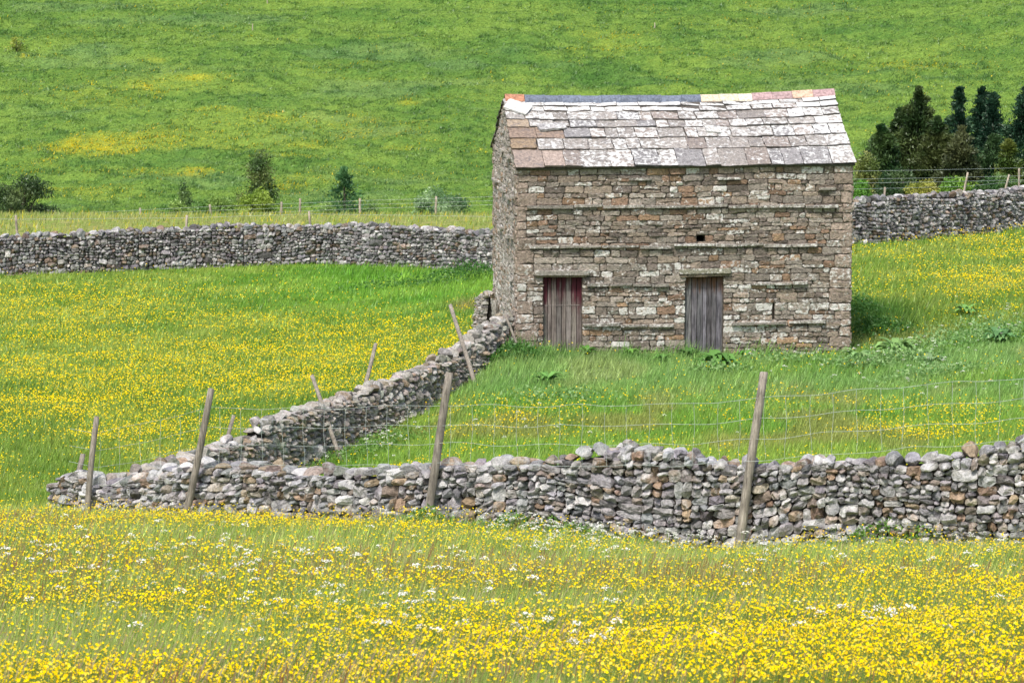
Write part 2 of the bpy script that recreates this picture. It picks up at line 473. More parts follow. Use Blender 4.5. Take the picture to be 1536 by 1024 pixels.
# ------------------------------------------------------------------ grass
def blades(A, x, y, h, w, col, lean=.35, wind=.25, seg=2):
    n = len(x)
    z = ground(x, y) - .01
    ang = rng.random(n) * 2 * math.pi
    wx, wy = np.cos(ang) * w / 2, np.sin(ang) * w / 2 * .5
    la = rng.random(n) * 2 * math.pi; lm = np.abs(rng.normal(0, lean, n)) * h
    dx = np.cos(la) * lm + wind * h; dy = np.sin(la) * lm
    hz = np.sqrt(np.maximum(h * h - dx * dx - dy * dy, (h * .35) ** 2))
    if seg == 1:
        v = np.stack([np.stack([x - wx, y - wy, z], 1), np.stack([x + wx, y + wy, z], 1), np.stack([x + dx, y + dy, z + hz], 1)], 1).reshape(-1, 3)
        b = np.arange(n) * 3
        A.add(v, f3=np.stack([b, b + 1, b + 2], 1), col=np.repeat(col, 3, 0))
    else:
        mx, my = x + dx * .35, y + dy * .35; mz = z + hz * .62
        v = np.stack([np.stack([x - wx, y - wy, z], 1), np.stack([x + wx, y + wy, z], 1),
                      np.stack([mx + wx * .8, my + wy * .8, mz], 1), np.stack([mx - wx * .8, my - wy * .8, mz], 1),
                      np.stack([x + dx, y + dy, z + hz], 1)], 1).reshape(-1, 3)
        b = np.arange(n) * 5
        A.add(v, f3=np.stack([b + 3, b + 2, b + 4], 1), f4=np.stack([b, b + 1, b + 2, b + 3], 1), col=np.repeat(col, 5, 0))
    return x + dx, y + dy, z + hz

def sample(n, y0, y1, inv=True, um=.185):
    r = rng.random(n)
    y = 1 / (1 / y1 + r * (1 / y0 - 1 / y1)) if inv else y0 + r * (y1 - y0)
    x = (rng.random(n) * 2 - 1) * um * y
    return x, y

ca, sa = None, None
BARN_A = math.radians(6.7)
ca, sa = math.cos(BARN_A), math.sin(BARN_A)
p0 = at(775, 527, 80.0)
BX, BY = p0[0], p0[1]
BL = 8.95; BD = 5.5; BEAVE = 4.78; BRISE = 1.49
def barn_local(x, y):
    dx, dy = x - BX, y - BY
    return dx * ca + dy * sa, -dx * sa + dy * ca
def not_in_barn(x, y, m=.02):
    a, b = barn_local(x, y)
    return ~((a > -m) & (a < BL + m) & (b > -m) & (b < BD + m))
def wall_dist(x, y):
    """distance to near wall centre line (y dir) and diagonal wall"""
    d1 = np.abs(y - np.interp(x, _nx[:, 0], _nx[:, 1])); d1 = np.where(x < apex[0] - .3, 9, d1)
    d = bend - apex; L = np.hypot(*d); e = d / L
    s = (x - apex[0]) * e[0] + (y - apex[1]) * e[1]
    q = np.abs(-(x - apex[0]) * e[1] + (y - apex[1]) * e[0])
    d2 = np.where((s > 0) & (s < L), q, 9)
    return np.minimum(d1, d2)

def grass_obj(name, label, n, y0, y1, hfun, wpx, seg, zsel=None, inv=True, um=.185, lean=.35, wind=.25, yfrac=.0):
    x, y = sample(n, y0, y1, inv, um)
    k = not_in_barn(x, y) & (wall_dist(x, y) > .22)
    if y0 > 200: k = k
    x, y = x[k], y[k]
    z = ground(x, y); zn = zones(x, y)
    r = rng.random(len(x))
    h = hfun(x, y, zn, r)
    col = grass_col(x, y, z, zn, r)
    if yfrac:
        yl = yellow(x, y, z, zn)
        iy = rng.random(len(x)) < yl * yfrac
        col[iy] = np.stack([rng.uniform(.5, .72, iy.sum()), rng.uniform(.46, .56, iy.sum()), np.full(iy.sum(), .02)], 1)
    col = col * np.exp(rng.normal(0, .32 if y0 < 60 else .2, len(x)))[:, None]
    w = wpx * y / FPX * rng.uniform(.6, 1.3, len(x))
    A = Acc(); blades(A, x, y, h, w, col, lean, wind, seg)
    o = A.build(name, M['grass'])
    tag(o, label, 'grass', kind='stuff')

def h_fg(x, y, zn, r):
    n = fbm(x * .6, y * .6, 51, 3)
    wd = wall_dist(x, y)
    return (.22 + .30 * n) * rng.uniform(.6, 1.25, len(x)) * (.6 + .4 * sstep(.2, 2.5, wd))
def h_mid(x, y, zn, r):
    n = fbm(x * .7, y * .7, 52, 3)
    px, py = proj(x, y, ground(x, y))
    rank = np.clip(G(px, py, 1330, 480, 90, 24) + G(px, py, 765, 540, 40, 22) + .5 * G(px, py, 600, 430, 180, 40) * sstep(.5, .65, n), 0, 1)
    bl, bd = barn_local(x, y)
    foot = np.exp(-np.abs(bd) / .5) * (bd < 0) * (bl > -1) * (bl < BL + .5)
    return (.11 + .18 * n + .22 * rank + .34 * foot * sstep(.3, .7, fbm(x * 1.4, y * 1.4, 58, 2))) * rng.uniform(.6, 1.3, len(x))
grass_obj('meadow_grass', 'tall green and straw coloured meadow grass in the foreground below the near wall', 330000, 16.5, 53, h_fg, 1.4, 2, wind=.18, lean=.26)
grass_obj('pasture_grass', 'green pasture grass in the fields around the stone barn', 480000, 50, 126, h_mid, 1.5, 1, yfrac=0, lean=.4, wind=.3)
grass_obj('strip_grass', 'pale grass strip beyond the far stone walls', 30000, 122, 205, lambda x, y, zn, r: rng.uniform(.15, .4, len(x)), 1.6, 1, yfrac=.35)
grass_obj('hillside_grass', 'tussocky green grass with yellow flower patches on the far hillside', 520000, 292, 400, lambda x, y, zn, r: (.10 + .14 * sstep(.55, .78, fbm(x * .55, y * .8, 77, 3)) + .16 * sstep(.5, .8, vnoise(x * 1.3, y * 1.0, 79))) * rng.uniform(.6, 1.4, len(x)), 2.2, 1, inv=False, um=.18, lean=.7, wind=.4, yfrac=.6)

# ------------------------------------------------------------------ flowers
def discs(A, x, y, z, r, tilt, col, k=6, cup=.35):
    n = len(x)
    a = rng.random(n) * 2 * math.pi
    nx, ny = np.cos(a) * tilt, np.sin(a) * tilt - .25
    nrm = np.stack([nx, ny, np.ones(n)], 1); nrm /= np.linalg.norm(nrm, axis=1)[:, None]
    t1 = np.cross(nrm, np.array([0.0, 1, 0])); t1 /= np.linalg.norm(t1, axis=1)[:, None]
    t2 = np.cross(nrm, t1)
    c = np.stack([x, y, z], 1)
    ph = rng.random(n)[:, None] * 6.28 + np.arange(k)[None, :] * 2 * math.pi / k
    rr = r[:, None] * (1 + .22 * rng.uniform(-1, 1, (n, k)))
    ring = c[:, None, :] + rr[..., None] * (np.cos(ph)[..., None] * t1[:, None, :] + np.sin(ph)[..., None] * t2[:, None, :]) + (cup * r)[:, None, None] * nrm[:, None, :]
    v = np.concatenate([c[:, None, :], ring], 1).reshape(-1, 3)
    b = (np.arange(n) * (k + 1))[:, None]; i = np.arange(k)[None, :]
    f = np.stack([b + 0 * i, b + 1 + i, b + 1 + (i + 1) % k], 2).reshape(-1, 3)
    A.add(v, f3=f, col=np.repeat(col, k + 1, 0))

def stems(A, x, y, z0, x1, y1, z1, w, col):
    n = len(x)
    v = np.stack([np.stack([x - w, y, z0], 1), np.stack([x + w, y, z0], 1), np.stack([x1 + w * .6, y1, z1], 1), np.stack([x1 - w * .6, y1, z1], 1)], 1).reshape(-1, 3)
    b = np.arange(n) * 4
    A.add(v, f4=np.stack([b, b + 1, b + 2, b + 3], 1), col=np.repeat(col, 4, 0))

def flowers(name, label, n, y0, y1, hr, rad, stem):
    x, y = sample(n, y0, y1, True, .18)
    k = not_in_barn(x, y) & (wall_dist(x, y) > .35); x, y = x[k], y[k]
    z = ground(x, y); zn = zones(x, y)
    k = rng.random(len(x)) < yellow(x, y, z, zn) * .8
    x, y, z, zn = x[k], y[k], z[k], zn[k]
    h = hr(x, y, zn)
    m = len(x)
    x1 = x + h * .2 + rng.normal(0, .05, m); y1 = y + rng.normal(0, .05, m); z1 = z + h
    r = rad(y) * rng.uniform(.5, 1.3, m)
    t = rng.random(m)
    col = np.stack([.86 + .06 * t, .71 - .15 * t ** 2, np.full(m, .006)], 1)
    pale = rng.random(m) < .22; col[pale] = col[pale] * .8 + np.array([.85, .82, .40]) * .2
    A = Acc()
    discs(A, x1, y1, z1, r, .6, col, 6)
    o = A.build(name, M['petal']); tag(o, label, 'wildflowers', kind='stuff')
    if stem:
        S = Acc(); stems(S, x, y, z, x1, y1, z1, .0016 + 0 * x, np.tile([.16, .24, .05], (m, 1)))
        s = S.build('buttercup_stems', M['grass'], o)
flowers('meadow_buttercups', 'bright yellow buttercups across the foreground meadow', 112000, 16.5, 53,
        lambda x, y, zn: (.30 + .25 * fbm(x * .6, y * .6, 51, 3)) * rng.uniform(.75, 1.12, len(x)), lambda y: .0076 + .00010 * y, True)
flowers('field_buttercups', 'yellow buttercups scattered over the fields around the barn', 260000, 53, 124,
        lambda x, y, zn: (.14 + .2 * fbm(x * .7, y * .7, 52, 3)) * rng.uniform(.8, 1.4, len(x)), lambda y: .0068 + .00012 * y, False)

def umbels(name, label, pos, size):
    A = Acc(); x, y = pos[:, 0], pos[:, 1]; n = len(x)
    z = ground(x, y); h = size[1]
    cx = x + .15 * h; cz = z + h
    S = size[0]
    stems(A, x, y, z, cx, y, cz - .02, .003 + 0 * x, np.tile([.20, .30, .08], (n, 1)))
    K = 20
    a = rng.random((n, K)) * 6.28; q = np.sqrt(rng.random((n, K)))
    ux = cx[:, None] + np.cos(a) * q * S[:, None]; uy = y[:, None] + np.sin(a) * q * S[:, None]
    uz = cz[:, None] - q * q * S[:, None] * .45 + rng.normal(0, .004, (n, K))
    rr = np.repeat(S * .17, K) * rng.uniform(.6, 1.2, n * K)
    g = rng.uniform(.72, .86, n * K)
    discs(A, ux.ravel(), uy.ravel(), uz.ravel(), rr, .5, np.stack([g, g, g * .93], 1), 5, .1)
    for k in range(5):
        stems(A, cx, y, cz - .05, ux[:, k], uy[:, k], uz[:, k], .0015 + 0 * x, np.tile([.25, .34, .12], (n, 1)))
    o = A.build(name, M['petal']); tag(o, label, 'wildflowers', kind='stuff')

def px_pos(px, py, y0, y1):
    """ground point seen at a photo pixel between two distances"""
    ys = np.linspace(y0, y1, 500)
    P = np.array([at(px, py, q) for q in (y0, y1)])
    xs = np.interp(ys, [y0, y1], P[:, 0]); zs = np.interp(ys, [y0, y1], P[:, 2])
    g = ground(xs, ys); i = np.argmax(zs < g)
    if zs[0] < g[0] or i == 0: i = np.argmin(np.abs(zs - g))
    return xs[i], ys[i]
cl = []
for cx, cy, sx, sy, n in [(60, 900, 70, 30, 16), (330, 870, 60, 40, 40), (420, 920, 60, 22, 22), (500, 1010, 110, 24, 26), (610, 960, 50, 20, 16), (150, 930, 60, 40, 12), (780, 985, 25, 8, 8), (900, 1020, 60, 14, 10),
                          (1250, 1000, 90, 18, 10), (1310, 975, 20, 5, 6), (700, 900, 260, 50, 60), (250, 840, 250, 40, 50), (1150, 850, 160, 15, 26), (1500, 850, 60, 20, 10), (1400, 860, 120, 40, 24), (830, 830, 70, 12, 40), (400, 860, 300, 60, 40), (1000, 870, 300, 50, 24), (1340, 960, 200, 50, 8), (60, 850, 50, 12, 8)]:
    for _ in range(n):
        px, py = random.gauss(cx, sx), random.gauss(cy, sy) + 28
        if 815 < py < 1080:
            cl.append(px_pos(px, py, 17, 52))
cl = np.array(cl); cl = cl[wall_dist(cl[:, 0], cl[:, 1]) > .5]
umbels('meadow_umbels', 'white pignut and cow parsley heads dotted through the foreground meadow', cl, (rng.uniform(.018, .062, len(cl)), rng.uniform(.36, .56, len(cl))))
cl = []
for px0, px1, n in [(740, 900, 110), (900, 1040, 60), (560, 760, 40), (150, 470, 20), (1040, 1250, 40), (1400, 1536, 8), (1230, 1330, 14)]:
    for _ in range(n):
        X, Y = near_xy(random.uniform(px0, px1)); cl.append((X, Y - random.uniform(.55, 1.9)))
for cx, cy, sx, sy, n in [(570, 665, 26, 22, 46), (620, 640, 25, 12, 14), (1430, 585, 60, 20, 26), (1340, 535, 70, 10, 26), (1240, 560, 80, 30, 14), (1480, 500, 40, 20, 26), (800, 660, 150, 10, 14), (500, 690, 30, 8, 8), (1180, 540, 60, 8, 8)]:
    for _ in range(n):
        cl.append(px_pos(random.gauss(cx, sx), random.gauss(cy, sy), 53, 100))
cl = np.array(cl)
umbels('wallside_umbels', 'white cow parsley heads beside the walls and in front of the barn', cl, (rng.uniform(.03, .065, len(cl)), rng.uniform(.22, .5, len(cl))))

# pale seed heads of meadow grass standing above the sward
x, y = sample(9000, 16.5, 52, True, .18)
k = (wall_dist(x, y) > .5) & (rng.random(len(x)) < .35 + .65 * sstep(.42, .6, fbm(x * .3, y * .3, 66, 3))); x, y = x[k], y[k]
A = Acc(); h = rng.uniform(.30, .50, len(x)); g = ground(x, y); t = rng.random(len(x)); cc_ = mixc((.50, .44, .24), (.46, .34, .22), t) * rng.uniform(.7, 1.3, len(x))[:, None]
stems(A, x + h * .1, y, g + h * .45, x + h * .27, y, g + h * .93, .0011 + 0 * x, cc_)
stems(A, x + h * .25, y, g + h * .86, x + h * .31, y, g + h, .0030 + 0 * x, cc_)
tag(A.build('grass_seed_heads', M['grass']), 'pale straw coloured grass seed heads above the foreground meadow', 'wild plants', kind='stuff')

# rust coloured sorrel spikes in the foreground
x, y = sample(14000, 16.5, 52, True, .18)
n2 = fbm(x * .13, y * .13, 45, 3)
k = (rng.random(len(x)) < sstep(.40, .62, n2) * .8) & (wall_dist(x, y) > .4); x, y = x[k], y[k]
A = Acc(); h = rng.uniform(.28, .52, len(x))
t = rng.random(len(x))
stems(A, x, y, ground(x, y), x + h * .25, y, ground(x, y) + h * .96, .002 + 0 * x, mixc((.30, .14, .07), (.38, .28, .12), t))
x1, z1 = x + h * .25, ground(x, y) + h
for q in range(3):
    stems(A, x1 - .03 * q + .01, y, z1 - .07 * q - .07, x1 - .02 * q + .02, y, z1 - .07 * q, .0032 + 0 * x, mixc((.30, .09, .05), (.40, .28, .15), t))
tag(A.build('red_sorrel', M['grass']), 'rust coloured sorrel and seeding grass spikes in the foreground meadow', 'wild plants', kind='stuff')

# ------------------------------------------------------------------ stones
def voronoi(seeds, ext=.8, ys=1.75):
    P = seeds * np.array([1, ys]); out = []
    for i in range(len(P)):
        d = ((P - P[i]) ** 2).sum(1)
        nb = np.argsort(d)[1:17]
        c = P[i]
        poly = [c + np.array(q) * ext for q in ((-1, -1), (1, -1), (1, 1), (-1, 1))]
        for j in nb:
            nrm = P[j] - c; mid = (P[j] + c) / 2; k = nrm @ mid
            new = []; m = len(poly)
            dd = [p @ nrm - k for p in poly]
            for a in range(m):
                b = (a + 1) % m
                if dd[a] <= 0: new.append(poly[a])
                if (dd[a] < 0) != (dd[b] < 0) and dd[a] != dd[b]:
                    t = dd[a] / (dd[a] - dd[b]); new.append(poly[a] + (poly[b] - poly[a]) * t)
            poly = new
            if len(poly) < 3: break
        out.append(np.array(poly) / np.array([1, ys]) if len(poly) >= 3 else None)
    return out

def chaikin(p, r=.25, it=1):
    for _ in range(it):
        q = np.roll(p, -1, 0)
        p = np.stack([p * (1 - r) + q * r, p * r + q * (1 - r)], 1).reshape(-1, 2)
    return p

def subdiv(p, maxl, jit):
    out = []
    for i in range(len(p)):
        a, b = p[i], p[(i + 1) % len(p)]
        L = np.hypot(*(b - a)); n = max(1, int(L / maxl + .5))
        for k in range(n):
            q = a + (b - a) * k / n
            if k: q = q + rng.normal(0, jit, 2)
            out.append(q)
    return np.array(out)

def stone(A, poly, mapf, D, gap, col, lich, edge=None, rings=((1, -.10), (1, 0.0), (.93, .55), (.72, .9), (.4, 1.0)), nplanes=3, slope=2.0, rough=.006, back=.12):
    c = poly.mean(0); v = poly - c
    r = np.hypot(v[:, 0], v[:, 1]) + 1e-6
    v = v * (np.maximum(r - gap, r * .5) / r)[:, None]
    r = np.hypot(v[:, 0], v[:, 1]).max()
    m = len(v)
    P = []
    planes = []
    for _ in range(nplanes):
        a = rng.random() * 6.28; s = rng.uniform(min(.25, slope * .3), slope) * D / r
        planes.append((math.cos(a) * s, math.sin(a) * s, D * rng.uniform(.75, 1.15)))
    tw = rng.normal(0, .25, 2) * D / r
    for t, dd in rings:
        q = v * t
        d = np.full(m, D * dd)
        if dd < 0: d = np.full(m, -back)
        else:
            for (ax, ay, k0) in planes: d = np.minimum(d, np.maximum(k0 - ax * q[:, 0] - ay * q[:, 1], -.3 * D))
            d = d + q @ tw + rng.normal(0, rough, m)
        q = q + (rng.normal(0, rough, (m, 2)) if dd > 0 else 0)
        P.append(np.column_stack([q + c, d]))
    d0 = D
    for (ax, ay, k0) in planes: d0 = min(d0, k0)
    P.append(np.array([[c[0], c[1], d0]]))
    P = np.concatenate(P)
    R = len(rings)
    i = np.arange(m); f4 = []
    for k in range(R - 1):
        f4.append(np.stack([k * m + i, k * m + (i + 1) % m, (k + 1) * m + (i + 1) % m, (k + 1) * m + i], 1))
    b = (R - 1) * m
    f3 = np.stack([b + i, b + (i + 1) % m, np.full(m, R * m)], 1)
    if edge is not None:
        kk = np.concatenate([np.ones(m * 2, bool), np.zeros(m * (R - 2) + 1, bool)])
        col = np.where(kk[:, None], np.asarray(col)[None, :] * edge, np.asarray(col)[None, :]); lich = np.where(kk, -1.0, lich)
    A.add(mapf(P), f3=f3, f4=np.concatenate(f4), col=col, lich=lich)

# unit icosphere
import bmesh
bm = bmesh.new(); bmesh.ops.create_icosphere(bm, subdivisions=3, radius=1.0)
ICO_V = np.array([v.co[:] for v in bm.verts]); ICO_F = np.array([[v.index for v in f.verts] for f in bm.faces]); bm.free()
bm = bmesh.new(); bmesh.ops.create_icosphere(bm, subdivisions=2, radius=1.0)
ICO2_V = np.array([v.co[:] for v in bm.verts]); ICO2_F = np.array([[v.index for v in f.verts] for f in bm.faces]); bm.free()

def rock(A, pos, dims, rot, col, lich, cuts=9, lo=False, cmin=.36):
    V, F = (ICO2_V, ICO2_F) if lo else (ICO_V, ICO_F)
    v = V.copy()
    for _ in range(cuts):
        n = rng.normal(size=3); n /= np.linalg.norm(n)
        c = rng.uniform(cmin, .92); d = v @ n
        v = v - np.maximum(d - c, 0)[:, None] * n[None, :]
    v = v * (1 + rng.normal(0, .012, len(v)))[:, None]
    v = v / np.abs(v).max(0)
    v = v * np.asarray(dims)[None, :] / 2
    R = np.array(Matrix.Rotation(rot[2], 3, 'Z') @ Matrix.Rotation(rot[1], 3, 'Y') @ Matrix.Rotation(rot[0], 3, 'X'))
    A.add(v @ R.T + np.asarray(pos)[None, :], f3=F, col=col, lich=lich)

def stone_col(kind):
    r = rng.random()
    if kind == 'near':
        if r < .12: c = np.array([.33, .25, .18])
        elif r < .24: c = np.array([.31, .27, .23])
        elif r < .36: c = np.array([.19, .18, .18])
        else: c = np.array([.325, .32, .325])
        l = rng.normal(.012, .085)
        if r > .30 and rng.random() < .38: l += .13
    elif kind == 'diag':
        c = np.array([.33, .31, .28]) if r > .2 else np.array([.34, .27, .20]); l = rng.normal(.01, .07)
    elif kind == 'far':
        if r < .18: c = np.array([.20, .155, .12])
        elif r < .42: c = np.array([.14, .135, .14])
        else: c = np.array([.24, .235, .235])
        l = rng.normal(-.01, .07)
        if rng.random() < .25: l += .12
    c = c * rng.uniform(.62, 1.35) * (1 + rng.normal(0, .03, 3))
    return c, l

class Path:
    def __init__(s, pts):
        s.p = np.array(pts, float); d = np.diff(s.p, axis=0); s.l = np.hypot(d[:, 0], d[:, 1])
        s.c = np.concatenate([[0], np.cumsum(s.l)]); s.L = s.c[-1]
    def xy(s, t):
        t = np.asarray(t, float)
        return np.stack([np.interp(t, s.c, s.p[:, 0]), np.interp(t, s.c, s.p[:, 1])], -1)
    def nrm(s, t):
        a = s.xy(np.clip(t - .25, 0, s.L)); b = s.xy(np.clip(t + .25, 0, s.L)); d = b - a
        n = np.stack([d[..., 1], -d[..., 0]], -1)   # right hand side of travel
        return n / np.linalg.norm(n, axis=-1, keepdims=True)

def drystone(name, label, path, Hf, kind, th=.5, cw=(.12, .40), ch=(.09, .22), cope=(.18, .32), lo=False, side=1, both=False, group=None, endcap=None, gap=.004):
    """path runs along the centre line; visible face lies on the right of travel"""
    A = Acc()
    def zbase(xy): return ground(xy[:, 0], xy[:, 1]) - .12
    def make_face(p, sgn, Hs):
        Hmax = max(Hs(t) for t in np.linspace(0, p.L, 200)) + .12
        leaves = []
        def split(x0, x1, y0, y1, dep=0):
            w, h = x1 - x0, y1 - y0
            hs = rng.uniform(*ch) * (1.2 if y0 < .25 else 1); asp = rng.uniform(.9, 3.0) if hs > .13 else rng.uniform(1.8, 4.6)
            if w * h > .075 and h > .2 and w < h * 2: f = .5 + rng.normal(0, .06); split(x0, x1, y0, y0 + h * f, dep + 1); split(x0, x1, y0 + h * f, y1, dep + 1)
            elif h > hs * 1.25 and (w < h * asp or h > .45 or rng.random() < .35) and h > ch[0] * 1.6:
                f = rng.uniform(.36, .64); split(x0, x1, y0, y0 + h * f, dep + 1); split(x0, x1, y0 + h * f, y1, dep + 1)
            elif w > min(max(h * asp, cw[0] * 1.3), cw[1] * 1.15):
                f = rng.uniform(.34, .66); split(x0, x0 + w * f, y0, y1, dep + 1); split(x0 + w * f, x1, y0, y1, dep + 1)
            else: leaves.append((x0, x1, y0, y1))
        xx = -.1
        while xx < p.L:
            ww = rng.uniform(.7, 1.7); split(xx, xx + ww, -.12, Hmax); xx += ww
        def mapf(P):
            xy = p.xy(P[:, 0]); n = p.nrm(P[:, 0]) * sgn
            Hh = Hs0(P[:, 0])
            off = th / 2 + .10 * (1 - np.clip(P[:, 1] / np.maximum(Hh, .3), 0, 1)) + .05 * (vnoise(P[:, 0] * .9, P[:, 1] * 1.5, 8) - .5)
            q = xy + n * (off + P[:, 2])[:, None]
            return np.column_stack([q, zbase(xy) + P[:, 1]])
        Hs0 = np.vectorize(Hs)
        for x0, x1, y0, y1 in leaves:
            s_, h_ = (x0 + x1) / 2, (y0 + y1) / 2
            if s_ < 0 or s_ > p.L: continue
            Hh = Hs(s_)
            if h_ > Hh + .05: continue
            w, h = x1 - x0, y1 - y0
            c = np.array([(x0, y0), (s_ + rng.normal(0, .1) * w, y0 - .01), (x1, y0), (x1 + .01, h_ + rng.normal(0, .12) * h), (x1, y1), (s_ + rng.normal(0, .14) * w, y1 + .012), (x0, y1), (x0 - .01, h_ + rng.normal(0, .12) * h)])
            ctr = np.array([s_, h_]); cut = rng.random(4) ** 2 * .34
            for q, a in enumerate((0, 2, 4, 6)): c[a] += (ctr - c[a]) * cut[q]
            a = rng.normal(0, .11) * min(1, h / w * 1.8); R_ = np.array([[math.cos(a), -math.sin(a)], [math.sin(a), math.cos(a)]])
            c = (c - ctr) @ R_.T + ctr
            c[:, 1] += .07 * np.sin(c[:, 0] * 1.1 + c[:, 1] * 2) + .16 * (vnoise(c[:, 0] * .9, c[:, 1] * 1.2, 5) - .5)
            c = np.column_stack([np.clip(c[:, 0], 0, p.L), np.clip(c[:, 1], -.2, Hh + .1)])
            if np.ptp(c[:, 0]) < .03 or np.ptp(c[:, 1]) < .02: continue
            c = subdiv(c, .14, .006); c = chaikin(c, .10, 1)
            col, l = stone_col(kind)
            stone(A, c, mapf, rng.uniform(.03, .15), gap + rng.random() ** 2 * .012, col, l,
                  nplanes=4, slope=3.2, rings=((1, -.1), (1, .1), (.96, .65), (.72, .97), (.38, 1.05)) if not lo else ((1, -.1), (.97, .2), (.7, .95)), rough=.004 if not lo else .006)
    make_face(path, 1, Hf)
    if both: make_face(path, -1, Hf)
    # core
    ts = np.arange(0, path.L, .25); xy = path.xy(ts); n = path.nrm(ts)
    hh = np.array([Hf(t) for t in ts]) - .06; zb = zbase(xy)
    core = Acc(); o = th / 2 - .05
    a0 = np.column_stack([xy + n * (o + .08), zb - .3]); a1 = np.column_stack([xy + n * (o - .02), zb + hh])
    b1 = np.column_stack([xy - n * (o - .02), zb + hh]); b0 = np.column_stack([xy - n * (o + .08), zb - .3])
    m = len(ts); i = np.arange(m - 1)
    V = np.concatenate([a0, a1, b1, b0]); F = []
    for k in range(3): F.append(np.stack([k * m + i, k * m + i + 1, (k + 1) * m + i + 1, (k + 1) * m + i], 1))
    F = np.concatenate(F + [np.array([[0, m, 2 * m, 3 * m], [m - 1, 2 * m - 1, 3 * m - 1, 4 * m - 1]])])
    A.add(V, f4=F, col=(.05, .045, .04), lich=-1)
    # cope stones
    s = 0.05
    while s < path.L:
        w = rng.uniform(*cope); q = path.xy(s + w / 2); n = path.nrm(s + w / 2); H = Hf(s + w / 2)
        zb = float(ground(q[0], q[1])) - .12
        ang = math.atan2(n[1], n[0]) - math.pi / 2
        hgt = rng.uniform(.13, .29) * (1.1 if w > .24 else .9)
        col, l = stone_col(kind)
        two = rng.random() < .4
        if two:
            for sg in (-1, 1):
                qq = q + n * sg * th * .26
                col, l = stone_col(kind)
                rock(A, (qq[0], qq[1], zb + H + hgt * .22 + rng.normal(0, .015)), (w * 1.16, th * .6, hgt), (rng.normal(0, .18), rng.normal(0, .22), ang + rng.normal(0, .2)), col, l + .03, lo=lo)
        else:
            rock(A, (q[0], q[1], zb + H + hgt * .24), (w * 1.16, th * rng.uniform(.95, 1.15), hgt * 1.1), (rng.normal(0, .1), rng.normal(0, .2), ang + rng.normal(0, .15)), col, l + .03, lo=lo)
        s += w * .93
    if endcap is not None:
        for e in (0,):
            q = path.xy(0.0); d = path.xy(.3) - q; d /= np.linalg.norm(d); n = path.nrm(0.0)
            zb = float(ground(q[0], q[1])) - .12; h = 0
            while h < Hf(0) + .02:
                hh_ = rng.uniform(.12, .2)
                for k in (-.3, .0, .3):
                    col, l = stone_col(kind)
                    pp = q + n * k * th * 1.15 - d * rng.uniform(-.02, .05)
                    rock(A, (pp[0], pp[1], zb + h + hh_ / 2), (.24, .24, hh_ * 1.15), (rng.normal(0, .1), rng.normal(0, .1), rng.random() * 6), col, l, lo=lo)
                h += hh_
    ob = A.build(name, M['field_stone'])
    tag(ob, label, 'stone wall', group)
    return ob

def top_from(tops, path, drop):
    """height profile of a wall from the heights of its top seen at photo columns"""
    S, Hh = [], []
    ts = np.linspace(0, path.L, 160); xy = path.xy(ts); g = ground(xy[:, 0], xy[:, 1])
    pxs = proj(xy[:, 0], xy[:, 1], g + 1)[0]
    for t, q, gz, px in zip(ts, xy, g, pxs):
        py = np.interp(px, [a for a, b in tops], [b for a, b in tops])
        z = at(px, py, q[1])[2]
        S.append(t); Hh.append(max(z - (gz - .12) - drop, .25))
    return lambda t: float(np.interp(t, S, Hh))

near_path = Path([near_xy(p) for p in np.linspace(92, 1750, 50)])
near_top = [(92, 722), (110, 706), (135, 706), (165, 716), (200, 714), (240, 706), (275, 694), (330, 690), (372, 690), (400, 693), (450, 699), (520, 700), (600, 696), (680, 690), (740, 690),
            (800, 686), (850, 678), (880, 670), (930, 664), (1000, 668), (1050, 678), (1090, 688), (1180, 690), (1260, 684), (1340, 682), (1430, 674), (1480, 664), (1536, 656), (1760, 650)]
drystone('dry_stone_wall', 'near grey dry stone wall crossing the picture in front of the barn, with leaning posts against it', near_path,
         top_from(near_top, near_path, .15), 'near', th=.5, cw=(.17, .50), ch=(.085, .26), cope=(.17, .36), endcap=True)

diag_path = Path([tuple(bend), tuple(apex * .3 + bend * .7 + np.array([.25, 0])), tuple(apex * .62 + bend * .38 + np.array([-.1, .0])), tuple(apex + np.array([.55, .75]))][::-1])
diag_top = [(100, 728), (130, 724), (200, 708), (270, 685), (330, 664), (378, 650), (384, 630), (450, 611), (500, 598), (560, 574), (600, 560), (650, 540), (690, 516), (720, 492), (760, 468)]
drystone('dry_stone_wall', 'diagonal grey dry stone wall running from the near wall corner up to the barn', diag_path,
         top_from(diag_top, diag_path, .14), 'diag', th=.48, cw=(.15, .42), ch=(.09, .25), cope=(.22, .38), both=False)

def far_path(lst): 
    out = []
    for px, Y in lst:
        d = Y * ct + 15 * st; out.append(((px - 768) / FPX * d, Y))
    return Path(out)
fl = far_path([(-160, 117), (0, 119), (250, 120.5), (500, 121), (640, 119.5), (752, 116)])
fl_top = [(-200, 352), (0, 352), (60, 350), (130, 348), (200, 343), (280, 340), (350, 335), (420, 337), (480, 337), (560, 334), (640, 341), (700, 344), (760, 346)]
drystone('dry_stone_wall', 'dark grey dry stone wall beyond the yellow meadow, left of the barn', fl, top_from(fl_top, fl, .13), 'far', th=.5, cw=(.16, .5), ch=(.10, .27), cope=(.2, .38), lo=True)
fr = far_path([(1240, 106), (1300, 107), (1420, 111), (1536, 116.5), (1700, 123)])
fr_top = [(1200, 302), (1280, 299), (1330, 294), (1400, 290), (1470, 286), (1536, 281), (1700, 270)]
drystone('dry_stone_wall', 'grey dry stone wall climbing away behind the right corner of the barn', fr, top_from(fr_top, fr, .13), 'far', th=.5, cw=(.16, .46), ch=(.11, .27), cope=(.2, .36), lo=True)

